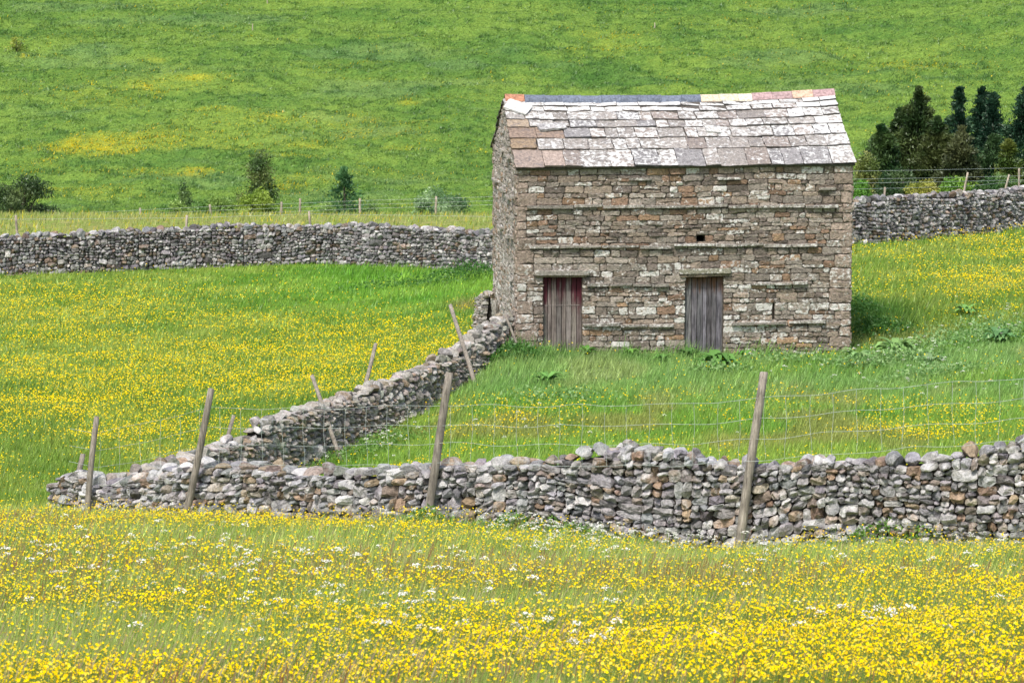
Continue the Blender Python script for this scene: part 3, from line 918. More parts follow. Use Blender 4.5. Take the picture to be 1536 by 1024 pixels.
# ------------------------------------------------------------------ barn
root = empty('stone_barn', (BX, BY, 0), BARN_A)
tag(root, 'two storey stone field barn with lichen covered slab roof and two plank doors', 'barn')
zb0 = float(p0[2])        # threshold level in world z; barn local z = world z
def BZ(py):               # local height on the facade for a photo row (left half)
    return at(775, py, BY)[2]
def FX(px, py=420):       # local x on the facade for a photo column
    lo_, hi = -1.0, 11.0
    for _ in range(40):
        m = (lo_ + hi) / 2
        x, y = BX + m * ca, BY + m * sa
        q = proj(x, y, 2.0)[0]
        if q < px: lo_ = m
        else: hi = m
    return (lo_ + hi) / 2
def FZ(px, py):
    m = FX(px); y = BY + m * sa
    return at(px, py, y)[2]
BL = FX(1277)
EZ = FZ(775, 250)                # eaves level
EZR = FZ(1277, 247)
print('barn', BL, EZ, EZR, zb0)
RZ = EZ + BRISE
def barn_col():
    r = rng.random(); l = rng.normal(-.035, .05)
    if r < .10: c = np.array([.25, .155, .10])
    elif r < .15: c = np.array([.33, .21, .12])
    elif r < .50: c = np.array([.27, .225, .18])
    elif r < .82: c = np.array([.30, .275, .24])
    else: c = np.array([.165, .145, .13])
    if rng.random() < .13: l += .14
    c = c * .7 + np.array([.285, .225, .18]) * .3
    return c * rng.uniform(.66, 1.22), l
def gable_col():
    c = np.array([.36, .325, .29]) if rng.random() < .85 else np.array([.33, .25, .19])
    return c * rng.uniform(.8, 1.2), rng.normal(0, .06)
openings = []   # x0,x1,z0,z1 front
dl = (FX(815), FX(873.5), zb0 - .7, FZ(845, 415)); dr = (FX(1028), FX(1085.5), zb0 - .7, FZ(1056, 415))
hole = (FX(1044.5), FX(1057.5), FZ(1050, 363), FZ(1050, 353)); slit = (FX(1159.6), FX(1162.4), FZ(1160, 480), FZ(1160, 455))
sock = (FX(1226), FX(1241), FZ(1233, 293), FZ(1233, 286))
openings = [dl, dr, hole, slit, sock]
# backing wall with real openings, 0.5 m thick
def slab_wall(A, xs, zs, ops, y0, y1, col):
    for i in range(len(xs) - 1):
        for k in range(len(zs) - 1):
            cx, cz = (xs[i] + xs[i + 1]) / 2, (zs[k] + zs[k + 1]) / 2
            if any(o[0] < cx < o[1] and o[2] < cz < o[3] for o in ops): continue
            A.box(xs[i], y0, zs[k], xs[i + 1], y1, zs[k + 1], col=col, lich=-1)
Wl = Acc()
big = [dl, dr, hole, slit]
xs = sorted({.02, BL - .02, *[o[0] for o in big], *[o[1] for o in big]})
zs = sorted({zb0 - .6, EZ - .02, *[o[3] for o in big], hole[2], slit[2]})
jc = (.13, .11, .09)
slab_wall(Wl, xs, zs, big, .02, .5, jc)
# gable backings (polygon prisms) and rear wall
for gx in ((.03, .48), (BL - .48, BL - .03)):
    pr = [(.52, zb0 - .6), (BD - .02, zb0 - .6), (BD - .02, EZ - .05), (BD / 2, RZ - .09), (.52, EZ + .12)]
    v = [(gx[0], a, b) for a, b in pr] + [(gx[1], a, b) for a, b in pr]
    Wl.add(v, f3=[(0, 2, 1), (0, 3, 2), (0, 4, 3), (5, 6, 7), (5, 7, 8), (5, 8, 9)], f4=[(i, (i + 1) % 5, 5 + (i + 1) % 5, 5 + i) for i in range(5)], col=jc, lich=-1)
Wl.box(.5, BD - .5, zb0 - .6, BL - .5, BD - .03, EZ - .06, col=jc, lich=-1)

def course_rows(z0, z1, cuts, hr=(.075, .18)):
    rows = [z0]; cuts = sorted([c for c in cuts if z0 < c < z1]) + [z1]
    for c in cuts:
        while c - rows[-1] > hr[1] * 1.25:
            rows.append(rows[-1] + rng.uniform(*hr))
        if c - rows[-1] > .05: rows.append(c)
        else: rows[-1] = c
    return rows

def rect_stone(A, x0, x1, z0, z1, mapf, D=None, gap=.010, col=None):
    j = .011
    p = np.array([(x0, z0), (x1, z0), (x1, z1), (x0, z1)]) + rng.normal(0, j, (4, 2))
    p = subdiv(p, .13, .006); p = chaikin(p, .22, 1)
    c, l = barn_col() if col is None else col() if callable(col) else col
    l = l + .06 * (z0 < zb0 + 2.2)
    stone(A, p, mapf, D or rng.uniform(.012, .05), gap, c, l, rings=((1, -.05), (1, 0.1), (.95, .75), (.7, .95)), nplanes=2, slope=1.4, rough=.005, back=.05)

def stone_face(A, x0f, x1f, z0, z1, ops, mapf, cuts=(), quoin=(True, True), hr=(.09, .19), wr=(.16, .58), clip=None, cf=None):
    rows = course_rows(z0, z1, cuts, hr)
    used = {}
    for k in range(len(rows) - 1):
        a, b = rows[k], rows[k + 1]
        X0, X1 = (x0f, x1f) if clip is None else clip(b)
        if X1 - X0 < .15: continue
        ends = []
        for side, q in enumerate(quoin):
            if not q or clip is not None and b > EZ: continue
            if used.get(side, 0) > k: wq = used[(side, 'w')]; ends.append((side, wq)); continue
            n = 2 if (k + 2 < len(rows) and rng.random() < .6) else 1
            wq = rng.uniform(.24, .34) if rng.random() < .5 else rng.uniform(.42, .62)
            zt = rows[min(k + n, len(rows) - 1)]
            xx0, xx1 = (X0, X0 + wq) if side == 0 else (X1 - wq, X1)
            rect_stone(A, xx0, xx1, a, zt, mapf, rng.uniform(.03, .05), col=(np.array([.31, .25, .205]) * rng.uniform(.8, 1.15), rng.normal(0, .05)))
            used[side] = k + n; used[(side, 'w')] = wq
            ends.append((side, wq))
        lo_, hi = X0, X1
        for side, wq in ends:
            if side == 0: lo_ = X0 + wq
            else: hi = X1 - wq
        segs = [(lo_, hi)]
        for o in ops:
            if o[2] < (a + b) / 2 < o[3]:
                ns = []
                for s0, s1 in segs:
                    if o[1] <= s0 or o[0] >= s1: ns.append((s0, s1)); continue
                    if o[0] - s0 > .03: ns.append((s0, o[0]))
                    if s1 - o[1] > .03: ns.append((o[1], s1))
                segs = ns
        tall = b - a
        for s0, s1 in segs:
            s = s0
            while s < s1 - .01:
                w = rng.uniform(*wr) * (.75 + tall * 2)
                if s1 - (s + w) < .13: w = s1 - s
                if tall > .15 and rng.random() < .14 and w > .2:
                    mz = (a + b) / 2 + rng.normal(0, .01)
                    rect_stone(A, s, s + w, a, mz, mapf, col=cf); rect_stone(A, s, s + w, mz, b, mapf, col=cf)
                else:
                    rect_stone(A, s, s + w, a, b, mapf, col=cf)
                s += w

front_map = lambda P: np.column_stack([P[:, 0], -P[:, 2], P[:, 1] + .018 * np.sin(P[:, 0] * 1.1 + 1) + .05 * (vnoise(P[:, 0] * .9, P[:, 1] * 1.1, 4) - .5)])
stone_face(Wl, 0, BL, zb0 - .5, EZ - .02, openings, front_map, cuts=[dl[3], hole[2], hole[3], slit[2], slit[3], sock[2], sock[3]])
left_map = lambda P: np.column_stack([-P[:, 2], P[:, 0], P[:, 1]])
def gclip(z):
    if z <= EZ: return (0.0, BD)
    t = (z - EZ) / BRISE
    return (BD / 2 * t + .02, BD - BD / 2 * t - .02)
stone_face(Wl, 0, BD, zb0 - .6, RZ - .1, [], left_map, quoin=(True, True), hr=(.07, .15), wr=(.12, .40), clip=gclip, cf=gable_col)
right_map = lambda P: np.column_stack([BL + P[:, 2], BD - P[:, 0], P[:, 1]])
stone_face(Wl, 0, BD, zb0 - .6, RZ - .1, [], right_map, quoin=(False, False), hr=(.12, .22), wr=(.2, .5), clip=gclip)
rear_map = lambda P: np.column_stack([BL - P[:, 0], BD + P[:, 2], P[:, 1]])
stone_face(Wl, 0, BL, zb0 - .6, EZ - .05, [], rear_map, quoin=(False, False), hr=(.14, .24), wr=(.3, .7))
Wl.build('wall', M['barn_stone'], root)

# through stones and lintels
def ledge(name, x0, x1, z, t=.075, out=.13, col=None, lich=.075):
    A = Acc(); p = np.array([(x0, -out), (x1, -out), (x1, .05), (x0, .05)])
    p[:2, 1] += rng.normal(0, .015, 2)
    p = subdiv(p, .14, .010); p = chaikin(p, .2, 1)
    c = col if col is not None else np.array([.26, .24, .21]) * rng.uniform(.75, 1.15)
    tilt = rng.normal(0, .012)
    stone(A, p, lambda P: np.column_stack([P[:, 0], P[:, 1], z + P[:, 2] + tilt * (P[:, 0] - x0)]), t * .5, .002, c, lich + rng.normal(0, .05), rings=((1, -.05), (1, .8), (.93, 1.0)), nplanes=1, slope=.3, rough=.004, back=t * .5)
    return A.build(name, M['barn_stone'], root)
def band(px0, px1, py, wr=(.5, 1.3), **kw):
    x, x1 = FX(px0), FX(px1)
    while x < x1 - .05:
        w = min(rng.uniform(*wr), x1 - x)
        if x1 - x - w < .25: w = x1 - x
        pxm = px0 + (px1 - px0) * (x + w / 2 - FX(px0)) / (x1 - FX(px0))
        ledge('through_stone', x, x + w - .02, FZ(pxm, py + rng.normal(0, .7)), t=rng.uniform(.05, .08), out=rng.uniform(.09, .14), **kw)
        x += w
band(790, 1256, 309.5)
band(794, 1008, 370); band(1010, 1226, 368)
band(880, 978, 426, wr=(.5, .7), lich=0.0); band(982, 1004, 427, lich=0.0)
band(1126, 1212, 424, wr=(.5, .8))
band(874, 888, 487, wr=(.3, .5)); band(886, 1012, 487, wr=(.35, .8)); band(1098, 1180, 484, wr=(.6, .9)); band(1184, 1240, 482)
band(942, 977, 268); band(1074, 1110, 268); band(1226, 1252, 283, lich=-.05)
ledge('lintel', FX(801), FX(884), FZ(845, 408), t=.12, out=.15, lich=.06); ledge('lintel', FX(803), FX(880), FZ(845, 413), t=.06, out=.05, col=(.25, .20, .15), lich=-.1)
ledge('lintel', FX(1018), FX(1096), FZ(1056, 406), t=.13, out=.14, col=(.26, .25, .19), lich=.02); ledge('lintel', FX(1020), FX(1094), FZ(1056, 412.5), t=.08, out=.06, col=(.24, .19, .14), lich=-.1)
for px0, px1, py in ((-1, 0, 0),): pass
# gable ledges
for yy, w, py in ((.3, .5, 298), (1.2, .7, 305), (.5, .6, 360), (2.2, .8, 300), (1.4, .5, 365), (3.0, .6, 362), (4.2, .7, 296), (.6, .5, 425), (2.6, .5, 240), (1.2, .6, 243)):
    A = Acc(); z = BZ(py)
    p = chaikin(subdiv(np.array([(yy, -.05), (yy + w, -.05), (yy + w, .12), (yy, .12)]), .14, .01), .2, 1)
    stone(A, p, lambda P: np.column_stack([-P[:, 1], P[:, 0], z + P[:, 2]]), .035, .002, np.array([.3, .28, .25]), .05, rings=((1, -.05), (1, .8), (.93, 1.0)), nplanes=1, slope=.3, rough=.004, back=.035)
    A.build('through_stone', M['barn_stone'], root)

# doors
def door(o, mat, n, tops, rail, gapw, painted):
    A = Acc(); x0, x1, z1 = o[0] + .03, o[1] - .03, o[3]
    zb = zb0 - .35; w = (x1 - x0) / n
    wd = rng.uniform(.8, 1.2, n); wd = wd / wd.sum() * (x1 - x0); x = x0
    for k in range(n):
        t = rng.uniform(.65, 1.15); c = np.array([t, t, t]) * rng.uniform(.95, 1.05, 3)
        lk = .25 if (painted and k in (0, n - 1)) else rng.normal(0, .08)
        d = .16 + rng.uniform(-.008, .008)
        xa, xb = x + gapw / 2, x + wd[k] - gapw / 2
        zt = z1 - .02 - rng.uniform(0, .03); zz = zb + rng.uniform(0, .06)
        e = .006
        v = [(xa, d, zz), (xb, d, zz), (xb, d, zt), (xa, d, zt), (xa + e, d - .012, zz), (xb - e, d - .012, zz), (xb - e, d - .012, zt), (xa + e, d - .012, zt), (xa, d + .03, zz), (xb, d + .03, zz), (xb, d + .03, zt), (xa, d + .03, zt)]
        A.add(v, f4=[(4, 5, 6, 7), (0, 1, 5, 4), (1, 2, 6, 5), (2, 3, 7, 6), (3, 0, 4, 7), (0, 8, 9, 1), (1, 9, 10, 2), (2, 10, 11, 3), (3, 11, 8, 0), (8, 11, 10, 9)], col=c, lich=lk)
        x += wd[k]
    ob = A.build('door', mat, root)
    B = Acc()
    for zz in rail: B.box(x0 + .02, .137, zz - .012, x1 - .02, .147, zz + .012, col=(1.0, 1.0, 1.0), lich=-1)
    if rail: B.build('rail', mat, ob)
    Fm = Acc()
    for xa, xb in ((o[0] + .002, o[0] + .04), (o[1] - .04, o[1] - .002)):
        Fm.box(xa, .12, zb, xb, .22, z1 - .004, col=(.8, .8, .8), lich=.25 if painted else 0)
    Fm.build('door_frame', mat, root)
    return ob
d1 = door(dl, M['door_red'], 8, 0, [FZ(845, 459)], .012, True); d1['label'] = 'weathered plank door with remains of maroon paint'
d2 = door(dr, M['door_grey'], 7, 0, [], .012, False); d2['label'] = 'dark grey weathered plank door without paint'
# dark interior floor so the openings look into a real room
# roof
slope_len = math.hypot(BD / 2 + .14, BRISE * (BD / 2 + .14) / (BD / 2))
sdir = np.array([0, -(BD / 2), -BRISE]); sdir = sdir / np.linalg.norm(sdir)
nrm_f = np.array([0, -BRISE, BD / 2]); nrm_f = nrm_f / np.linalg.norm(nrm_f)
def sag(x): return .03 * ((x / BL) * 2 - 1) ** 2 - .03 + .10 * np.clip((x / BL - .72) / .28, 0, 1) + .03 * np.clip(1 - x / BL * 5, 0, 1)
def roof_face(A, front):
    fr_ = np.array([.0, .37, .62, 1.03, 1.38, 1.88, 2.40, 3.20]); fr_ = fr_ / fr_[-1] * slope_len
    sg = 1 if front else -1
    def mp(P):
        s = P[:, 1]
        y = BD / 2 + sg * sdir[1] * s + sg * nrm_f[1] * P[:, 2]
        z = RZ + sdir[2] * s + nrm_f[2] * P[:, 2] + sag(P[:, 0]) * (1 - s / slope_len * .8)
        return np.column_stack([P[:, 0], y, z])
    for k in range(len(fr_) - 1):
        s0, s1 = fr_[k], fr_[k + 1]
        x = -.06; xe = BL + .05
        first = True
        while x < xe - .02:
            w = rng.uniform(.32, .78)
            if xe - x - w < .3: w = xe - x
            white = .145 + .06 * (k < 2) - .02 * (k > 4) + .10 * (x > BL * .88)
            r = rng.random()
            if r < .30: c = np.array([.29, .235, .205])
            elif r < .65: c = np.array([.27, .245, .225])
            elif r < .8: c = np.array([.20, .20, .215])
            else: c = np.array([.31, .29, .27])
            c = c * .55 + np.array([.275, .26, .245]) * .45
            l = white + rng.normal(-.035, .04)
            if front and x < 1.1 and k >= 3:
                if x < (.3 if k in (3, 5) else .75):
                    c = np.array([[.31, .25, .19], [.26, .20, .16], [.31, .235, .16], [.32, .26, .225]][k - 3]); l = -.25; w = rng.uniform(.5, .8)
            if k < 2: l += .05
            c = c * rng.uniform(.85, 1.15)
            up = min(.16, s1 - s0)
            p = np.array([(x, s0 - (up if k else 0.0)), (x + w, s0 - (up if k else 0.0)), (x + w, s1 + rng.normal(0, .012)), (x, s1 + rng.normal(0, .012))])
            p[2:, 0] += rng.normal(0, .012, 2)
            p = subdiv(p, .12, .008); p = chaikin(p, .18, 1)
            T = rng.uniform(.035, .055); lift = rng.uniform(0, .012); Ls = s1 - p[:, 1].min()
            smin = p[:, 1].min(); skew = rng.normal(0, .008)
            def mp2(P, smin=smin, Ls=Ls, lift=lift, skew=skew, x=x):
                Q = P.copy(); Q[:, 2] = P[:, 2] + lift + .055 * (P[:, 1] - smin) / Ls + skew * (P[:, 0] - x)
                return mp(Q)
            stone(A, p, mp2, T, .005, c, l, edge=.42, rings=((1, -.1), (1, .85), (.985, 1.0), (.6, 1.0)), nplanes=1, slope=.12, rough=.0025, back=.0)  # dark unlichened slab edges, also painting in the shade line under each course
            x += w
    # underlay
    V = [(-.02, -.01), (BL + .04, -.01), (BL + .04, slope_len - .06), (-.02, slope_len - .06)]
    P = np.array([(a, b, -.005) for a, b in V] + [(a, b, -.06) for a, b in V])
    A.add(mp(P), f4=[(0, 1, 2, 3), (4, 7, 6, 5), (0, 4, 5, 1), (1, 5, 6, 2), (2, 6, 7, 3), (3, 7, 4, 0)], col=(.10, .09, .08), lich=-1)
    return mp
Rf = Acc(); mpf = roof_face(Rf, True); roof_face(Rf, False)
# slipped slabs and the skewed one at the top left
for (x, s, w, h, rot, c, l) in ((FX(768) + .42, .52, .66, .46, .5, (.5, .48, .45), .2), (FX(1081), 1.62, .40, .30, .05, (.52, .52, .50), .05), (FX(838), 1.45, .75, .28, -.22, (.35, .34, .34), .1)):
    p = np.array([(-w / 2, -h / 2), (w / 2, -h / 2), (w / 2, h / 2), (-w / 2, h / 2)])
    R = np.array([[math.cos(rot), -math.sin(rot)], [math.sin(rot), math.cos(rot)]])
    p = chaikin(subdiv(p @ R.T + np.array([x, s]), .12, .008), .18, 1)
    def mp3(P):
        Q = P.copy(); Q[:, 2] += .115; return mpf(Q)
    stone(Rf, p, mp3, .04, .003, np.array(c), l, rings=((1, -.1), (1, .85), (.97, 1.0), (.6, 1.0)), nplanes=1, slope=.1, rough=.0025, back=.02)
rf_o = Rf.build('roof', M['roof_stone'], root)

# ridge tiles
tiles = [(757, 786, (.42, .21, .135), 1)]
px = 786
for w in (31, 24, 30, 30, 29, 30, 31, 30, 29): 
    tiles.append((px, px + w, (.15, .175, .23), 0)); px += w
tiles += [(1050, 1078, (.62, .52, .40), 1), (1078, 1106, (.62, .56, .42), 1), (1106, 1127, (.60, .55, .44), 1), (1127, 1157, (.38, .27, .27), 1), (1157, 1187, (.36, .26, .26), 1), (1187, 1218, (.58, .40, .30), 1), (1218, 1251, (.40, .28, .28), 1)]
def RX(px):
    lo_, hi = -2.0, 12.0
    for _ in range(40):
        m = (lo_ + hi) / 2; x = BX + m * ca - BD / 2 * sa; y = BY + m * sa + BD / 2 * ca
        if proj(x, y, RZ)[0] < px: lo_ = m
        else: hi = m
    return (lo_ + hi) / 2
M['tile'] = stone_mat('ridge_tile', lscale=7, thr=.70, bump=.25, dthr=.66, fine=30, lichen=(.5, .5, .48))
for (a, b, c, ang) in tiles:
    x0, x1 = RX(a) + .004, RX(b) - .004
    A = Acc()
    if ang: prof = [(-.20, -.10), (-.19, -.065), (-.02, .085), (.02, .085), (.19, -.065), (.20, -.10)]
    else: prof = [(-.20, -.11)] + [(-.19 * math.cos(t), -.07 + .15 * math.sin(t)) for t in np.linspace(0.15, math.pi - .15, 9)] + [(.20, -.11)]
    n = len(prof); V = []
    zt = RZ + .075; dz = rng.normal(0, .006); k0 = 0
    stations = [(x0, 1.0), (x1 - .06, 1.0), (x1 - .055, 1.09 if not ang else 1.0), (x1, 1.09 if not ang else 1.0)]
    for xx, sc in stations:
        zz = zt + sag(np.array([xx]))[0] + dz
        V += [(xx, BD / 2 + y * sc, zz + z * sc) for y, z in prof] + [(xx, BD / 2 + y * .8, zz + z * .8 - .02) for y, z in prof]
    F = []
    for s_ in range(len(stations) - 1):
        for i in range(n - 1):
            o_ = s_ * 2 * n; q = (s_ + 1) * 2 * n
            F.append((o_ + i, q + i, q + i + 1, o_ + i + 1)); F.append((o_ + n + i, o_ + n + i + 1, q + n + i + 1, q + n + i))
    for s_ in (0, len(stations) - 1):
        o_ = s_ * 2 * n
        for i in range(n - 1): F.append((o_ + i, o_ + i + 1, o_ + n + i + 1, o_ + n + i))
    A.add(V, f4=F, col=np.array(c) * rng.uniform(.9, 1.1), lich=rng.normal(0, .04))
    t_ = A.build('ridge_tile', M['tile'], root)
    t_['label'] = {0: 'blue grey rounded ridge tile'}.get(ang, 'terracotta ridge tile' if a == 757 else 'cream ridge tile' if a < 1120 else 'peach ridge tile' if a == 1187 else 'mauve ridge tile')

# wall stub at the rear left corner of the barn, with its gate stone
def b2w(x, y): return (BX + x * ca - y * sa, BY + x * sa + y * ca)
stub = Path([b2w(-.16, BD + 1.3), b2w(-.17, BD + .6), b2w(-.14, BD - .35)])
stub_top = lambda t: float(np.interp(t, [0, 1, stub.L], [1.15, 1.25, 1.35]))
drystone('dry_stone_wall', 'short broken dry stone wall end standing against the rear left corner of the barn', Path(list(reversed(stub.p.tolist()))) if False else stub, stub_top, 'diag', th=.30, cw=(.16, .4), ch=(.07, .16), cope=(.2, .34), both=True)
gx, gy = b2w(-.14, 3.9); gz = float(ground(gx, gy))
A = Acc(); v = []
n_ = 8
for z_, sc in ((-.3, 1), (.0, 1), (.5, .95), (.95, .9), (1.12, .7)):
    for i in range(n_):
        t = i * 2 * math.pi / n_ + .4
        v.append((.10 * sc * math.cos(t) * rng.uniform(.85, 1.1), .13 * sc * math.sin(t) * rng.uniform(.85, 1.1), z_))
v.append((0, 0, 1.15))
F = [(k * n_ + i, k * n_ + (i + 1) % n_, (k + 1) * n_ + (i + 1) % n_, (k + 1) * n_ + i) for k in range(4) for i in range(n_)]
A.add(v, f4=F, f3=[(4 * n_ + i, 4 * n_ + (i + 1) % n_, 5 * n_) for i in range(n_)], col=(.32, .30, .27), lich=0)
go = A.build('gate_stone', M['field_stone']); go.location = (gx, gy, gz); tag(go, 'upright grey gate stone standing against the left gable of the barn', 'gate post')

# ------------------------------------------------------------------ posts and fences
def post_mesh(A, a, b, r, col=(1, 1, 1), n=12, flat=False):
    a, b = np.asarray(a, float), np.asarray(b, float); d = b - a; L = np.linalg.norm(d); d /= L
    u = np.cross(d, [0, 1, 0.1]); u /= np.linalg.norm(u); w = np.cross(d, u)
    K = 9; V = []; ph = rng.random() * 6
    prof = 1 + rng.normal(0, .05, n)
    for k in range(K):
        t = k / (K - 1); c = a + d * L * t + u * .012 * math.sin(t * 5 + ph) + w * .01 * math.sin(t * 4 + ph * 2)
        rr = r * (1.06 - .14 * t) * (.94 if k == K - 1 else 1)
        for i in range(n):
            an = 2 * math.pi * i / n
            V.append(c + (u * math.cos(an) + w * math.sin(an)) * rr * prof[i] * (1 + rng.normal(0, .012)) + d * (rng.normal(0, .008) if k == K - 1 else 0))
    V.append(b + d * .008)
    F = [(k * n + i, k * n + (i + 1) % n, (k + 1) * n + (i + 1) % n, (k + 1) * n + i) for k in range(K - 1) for i in range(n)]
    A.add(V, f4=F, f3=[((K - 1) * n + i, (K - 1) * n + (i + 1) % n, K * n) for i in range(n)], col=np.array(col) * rng.uniform(.9, 1.1))

def tube(A, pts, r, col=(1, 1, 1)):
    pts = np.asarray(pts, float); m = len(pts)
    d = np.gradient(pts, axis=0); d /= np.linalg.norm(d, axis=1)[:, None]
    u = np.cross(d, [0.03, .2, 1.0]) ; 
    bad = np.linalg.norm(u, axis=1) < .2; u[bad] = np.cross(d[bad], [1.0, 0, 0]); u /= np.linalg.norm(u, axis=1)[:, None]
    w = np.cross(d, u)
    V = np.stack([pts + u * r, pts + w * r, pts - u * r, pts - w * r], 1).reshape(-1, 3)
    i = np.arange(m - 1)[:, None] * 4; k = np.arange(4)[None, :]
    F = np.stack([i + k, i + (k + 1) % 4, i + 4 + (k + 1) % 4, i + 4 + k], 2).reshape(-1, 4)
    A.add(V, f4=F, col=col)

def line_post(pxb, pyb, Yb, pxt, pyt, Yt, sink=.4):
    b, t = at(pxb, pyb, Yb), at(pxt, pyt, Yt)
    d = (t - b); d /= np.linalg.norm(d)
    g = float(ground(b[0], b[1]))
    k = max((b[2] - g) / max(d[2], .5), 0) + sink
    return b - d * k, t

# near fence: four round posts leaning on the wall, netting of sheep wire
fence = empty('wire_fence', (0, 0, 0)); 
tag(fence, 'sheep wire fence on four leaning round wooden posts along the near wall', 'fence')
nposts = []
for k, (pb, qb, pt_, qt, r) in enumerate([(131, 762, 145, 625, .055), (279, 772, 318, 583, .062), (640, 776, 675, 559, .070), (1112, 802, 1145, 558, .075)]):
    Yb = near_xy(pb)[1] - .52; Yt = near_xy(pt_)[1] - .22
    if k < 2: Yb -= .42; Yt -= .25
    a, b = line_post(pb, qb, Yb, pt_, qt, Yt)
    A = Acc(); post_mesh(A, a, b, r); A.build('post', M['wood'], fence, smooth=True); nposts.append((a, b))
# extra unseen end of wire to the right of the frame
rp = line_post(1640, 800, near_xy(1640)[1] - .5, 1662, 540, near_xy(1662)[1] - .2)
A = Acc(); post_mesh(A, rp[0], rp[1], .07); A.build('post', M['wood'], fence, smooth=True)
Wm = Acc()
# wire rows (photo rows at posts): the top wire and those below it
cols_px = [100, 145, 318, 480, 668, 780, 900, 1020, 1138, 1250, 1370, 1480, 1600, 1650]
top_py = [640, 650, 612, 612, 607, 609, 608, 606, 598, 588, 578, 571, 562, 560]
rows_dz = [0, .33, .64, .98, 1.22]
def wire_pt(px, dz):
    py = np.interp(px, cols_px, top_py); Y = near_xy(px)[1] - .30
    p = at(px, py, Y); p[2] -= dz
    # netting leans with the posts and lies against the wall face lower down
    p[1] -= .22 * min(dz / 1.2, 1.0)
    return p
pxs = np.arange(104, 1652, 6.0)
for ri, dz in enumerate(rows_dz[:4]):
    pts = []
    for px in pxs:
        p = wire_pt(px, dz); p[2] += .018 * math.sin(px * .045 + ri) + .02 * (float(vnoise(px * .03, ri * 3.3, 9)) - .5); p[1] += .02 * math.sin(px * .06 + ri * 2)
        pts.append(p)
    tube(Wm, pts, .0031)
px = 150.0
while px < 1645:
    pts = []
    for dz in np.linspace(0, .98, 10):
        q = px + (2.5 * math.sin(px) ) * dz + 1.0 * math.sin(dz * 7 + px)
        p = wire_pt(q, dz); p[2] += .02 * (float(vnoise(px * .03, 1, 9)) - .5) + .018 * math.sin(px * .045); pts.append(p)
    tube(Wm, pts, .0026)
    px += 29 + 5 * (px / 1000)
Wm.build('wire_netting', M['wire'], fence)

# posts along the diagonal wall
def lone_post(label, *a, r=.05, group=None, sink=.4):
    p, q = line_post(*a, sink=sink); A = Acc(); 
    base = np.array([p[0], p[1], p[2]]); post_mesh(A, p - base, q - base, r)
    o = A.build('fence_post', M['wood'], smooth=True); o.location = base
    tag(o, label, 'post', group or 'posts along the diagonal wall')
def diag_Y(px, off):
    ts = np.linspace(0, diag_path.L, 400); xy = diag_path.xy(ts) + diag_path.nrm(ts) * off
    g = ground(xy[:, 0], xy[:, 1]); q = proj(xy[:, 0], xy[:, 1], g + .5)[0]
    return float(np.interp(px, q, xy[:, 1]))
lone_post('thin crooked post leaning left against the diagonal wall close to the barn', 706, 556, diag_Y(706, .58), 676, 457, diag_Y(695, .05), r=.055)
lone_post('grey post leaning left against the middle of the diagonal wall', 500, 655, diag_Y(500, .50), 467, 563, diag_Y(490, .1), r=.05)
lone_post('short post standing in yellow flowers behind the upper half of the diagonal wall', 550, 570, diag_Y(545, -.5), 563, 515, diag_Y(548, -.6), r=.05, sink=.8)
lone_post('short post poking up behind the lower half of the diagonal wall', 340, 662, diag_Y(340, -.45), 350, 623, diag_Y(343, -.5), r=.045, sink=.6)
lone_post('stub of a post at the far left end of the near wall', 116, 715, 58.6, 125, 681, 58.7, r=.06, sink=.9)
lone_post('broken plank propped between the wall and the front left corner of the barn', 771, 506, 79.6, 757, 472, 79.8, r=.035, sink=.2)

def fence_line(label, posts, r, wires, wr, right=None):
    f = empty('wire_fence', (0, 0, 0)); tag(f, label, 'fence')
    for e in posts:
        p, q = line_post(*e, sink=.5); A = Acc(); post_mesh(A, p, q, r, n=8, col=(1.5, 1.45, 1.35)); A.build('post', M['wood'], f, smooth=True)
    A = Acc()
    for w in wires: tube(A, [at(*p) for p in w], wr)
    A.build('wires', M['wire'], f)
fence_line('line of pale posts and wire along the crest of the field, left of the barn',
           [(83, 330, 190, 83, 319, 190), (210, 326, 190, 210, 312, 190), (316, 323, 188, 315, 307, 188), (422, 321, 185, 422, 303, 185), (450, 319, 192, 450, 298, 192), (540, 320, 184, 540, 298, 184), (654, 317, 184, 654, 295, 184), (-30, 332, 190, -30, 322, 190), (770, 315, 184, 770, 292, 184)],
           .075, [[(-30, 325 + d, 189), (83, 322 + d, 189), (210, 315 + d, 189), (315, 310 + d, 187), (422, 306 + d, 184.5), (540, 301 + d, 183.5), (654, 298 + d, 183.5), (770, 294 + d, 183.5)] for d in (0, 6, 12)], .007)
fence_line('dark old posts with wire just behind the left far wall',
           [(26, 350, 121, 24, 323, 121), (279, 342, 122.5, 280, 323, 122.5), (465, 338, 122.5, 464, 317, 122.5)], .05,
           [[(-60, 328, 121), (24, 329, 121), (280, 327, 122.5), (464, 321, 122.5), (740, 325, 116)]], .005)
fence_line('wire fence with pale leaning posts above the right far wall',
           [(1326, 300, 108, 1327, 281, 108), (1444, 295, 113, 1452, 259, 113), (1506, 290, 117, 1514, 262, 117), (1529, 290, 117.5, 1529, 253, 117.5), (1650, 280, 124, 1650, 240, 124)], .045,
           [[(1270, 257 + d, 106), (1400, 255 + d, 110), (1529, 252 + d, 117), (1650, 248 + d, 124)] for d in (0, 12, 18)] + [[(1270, 284, 106), (1444, 280, 113), (1529, 272, 117), (1650, 268, 124)]], .005)
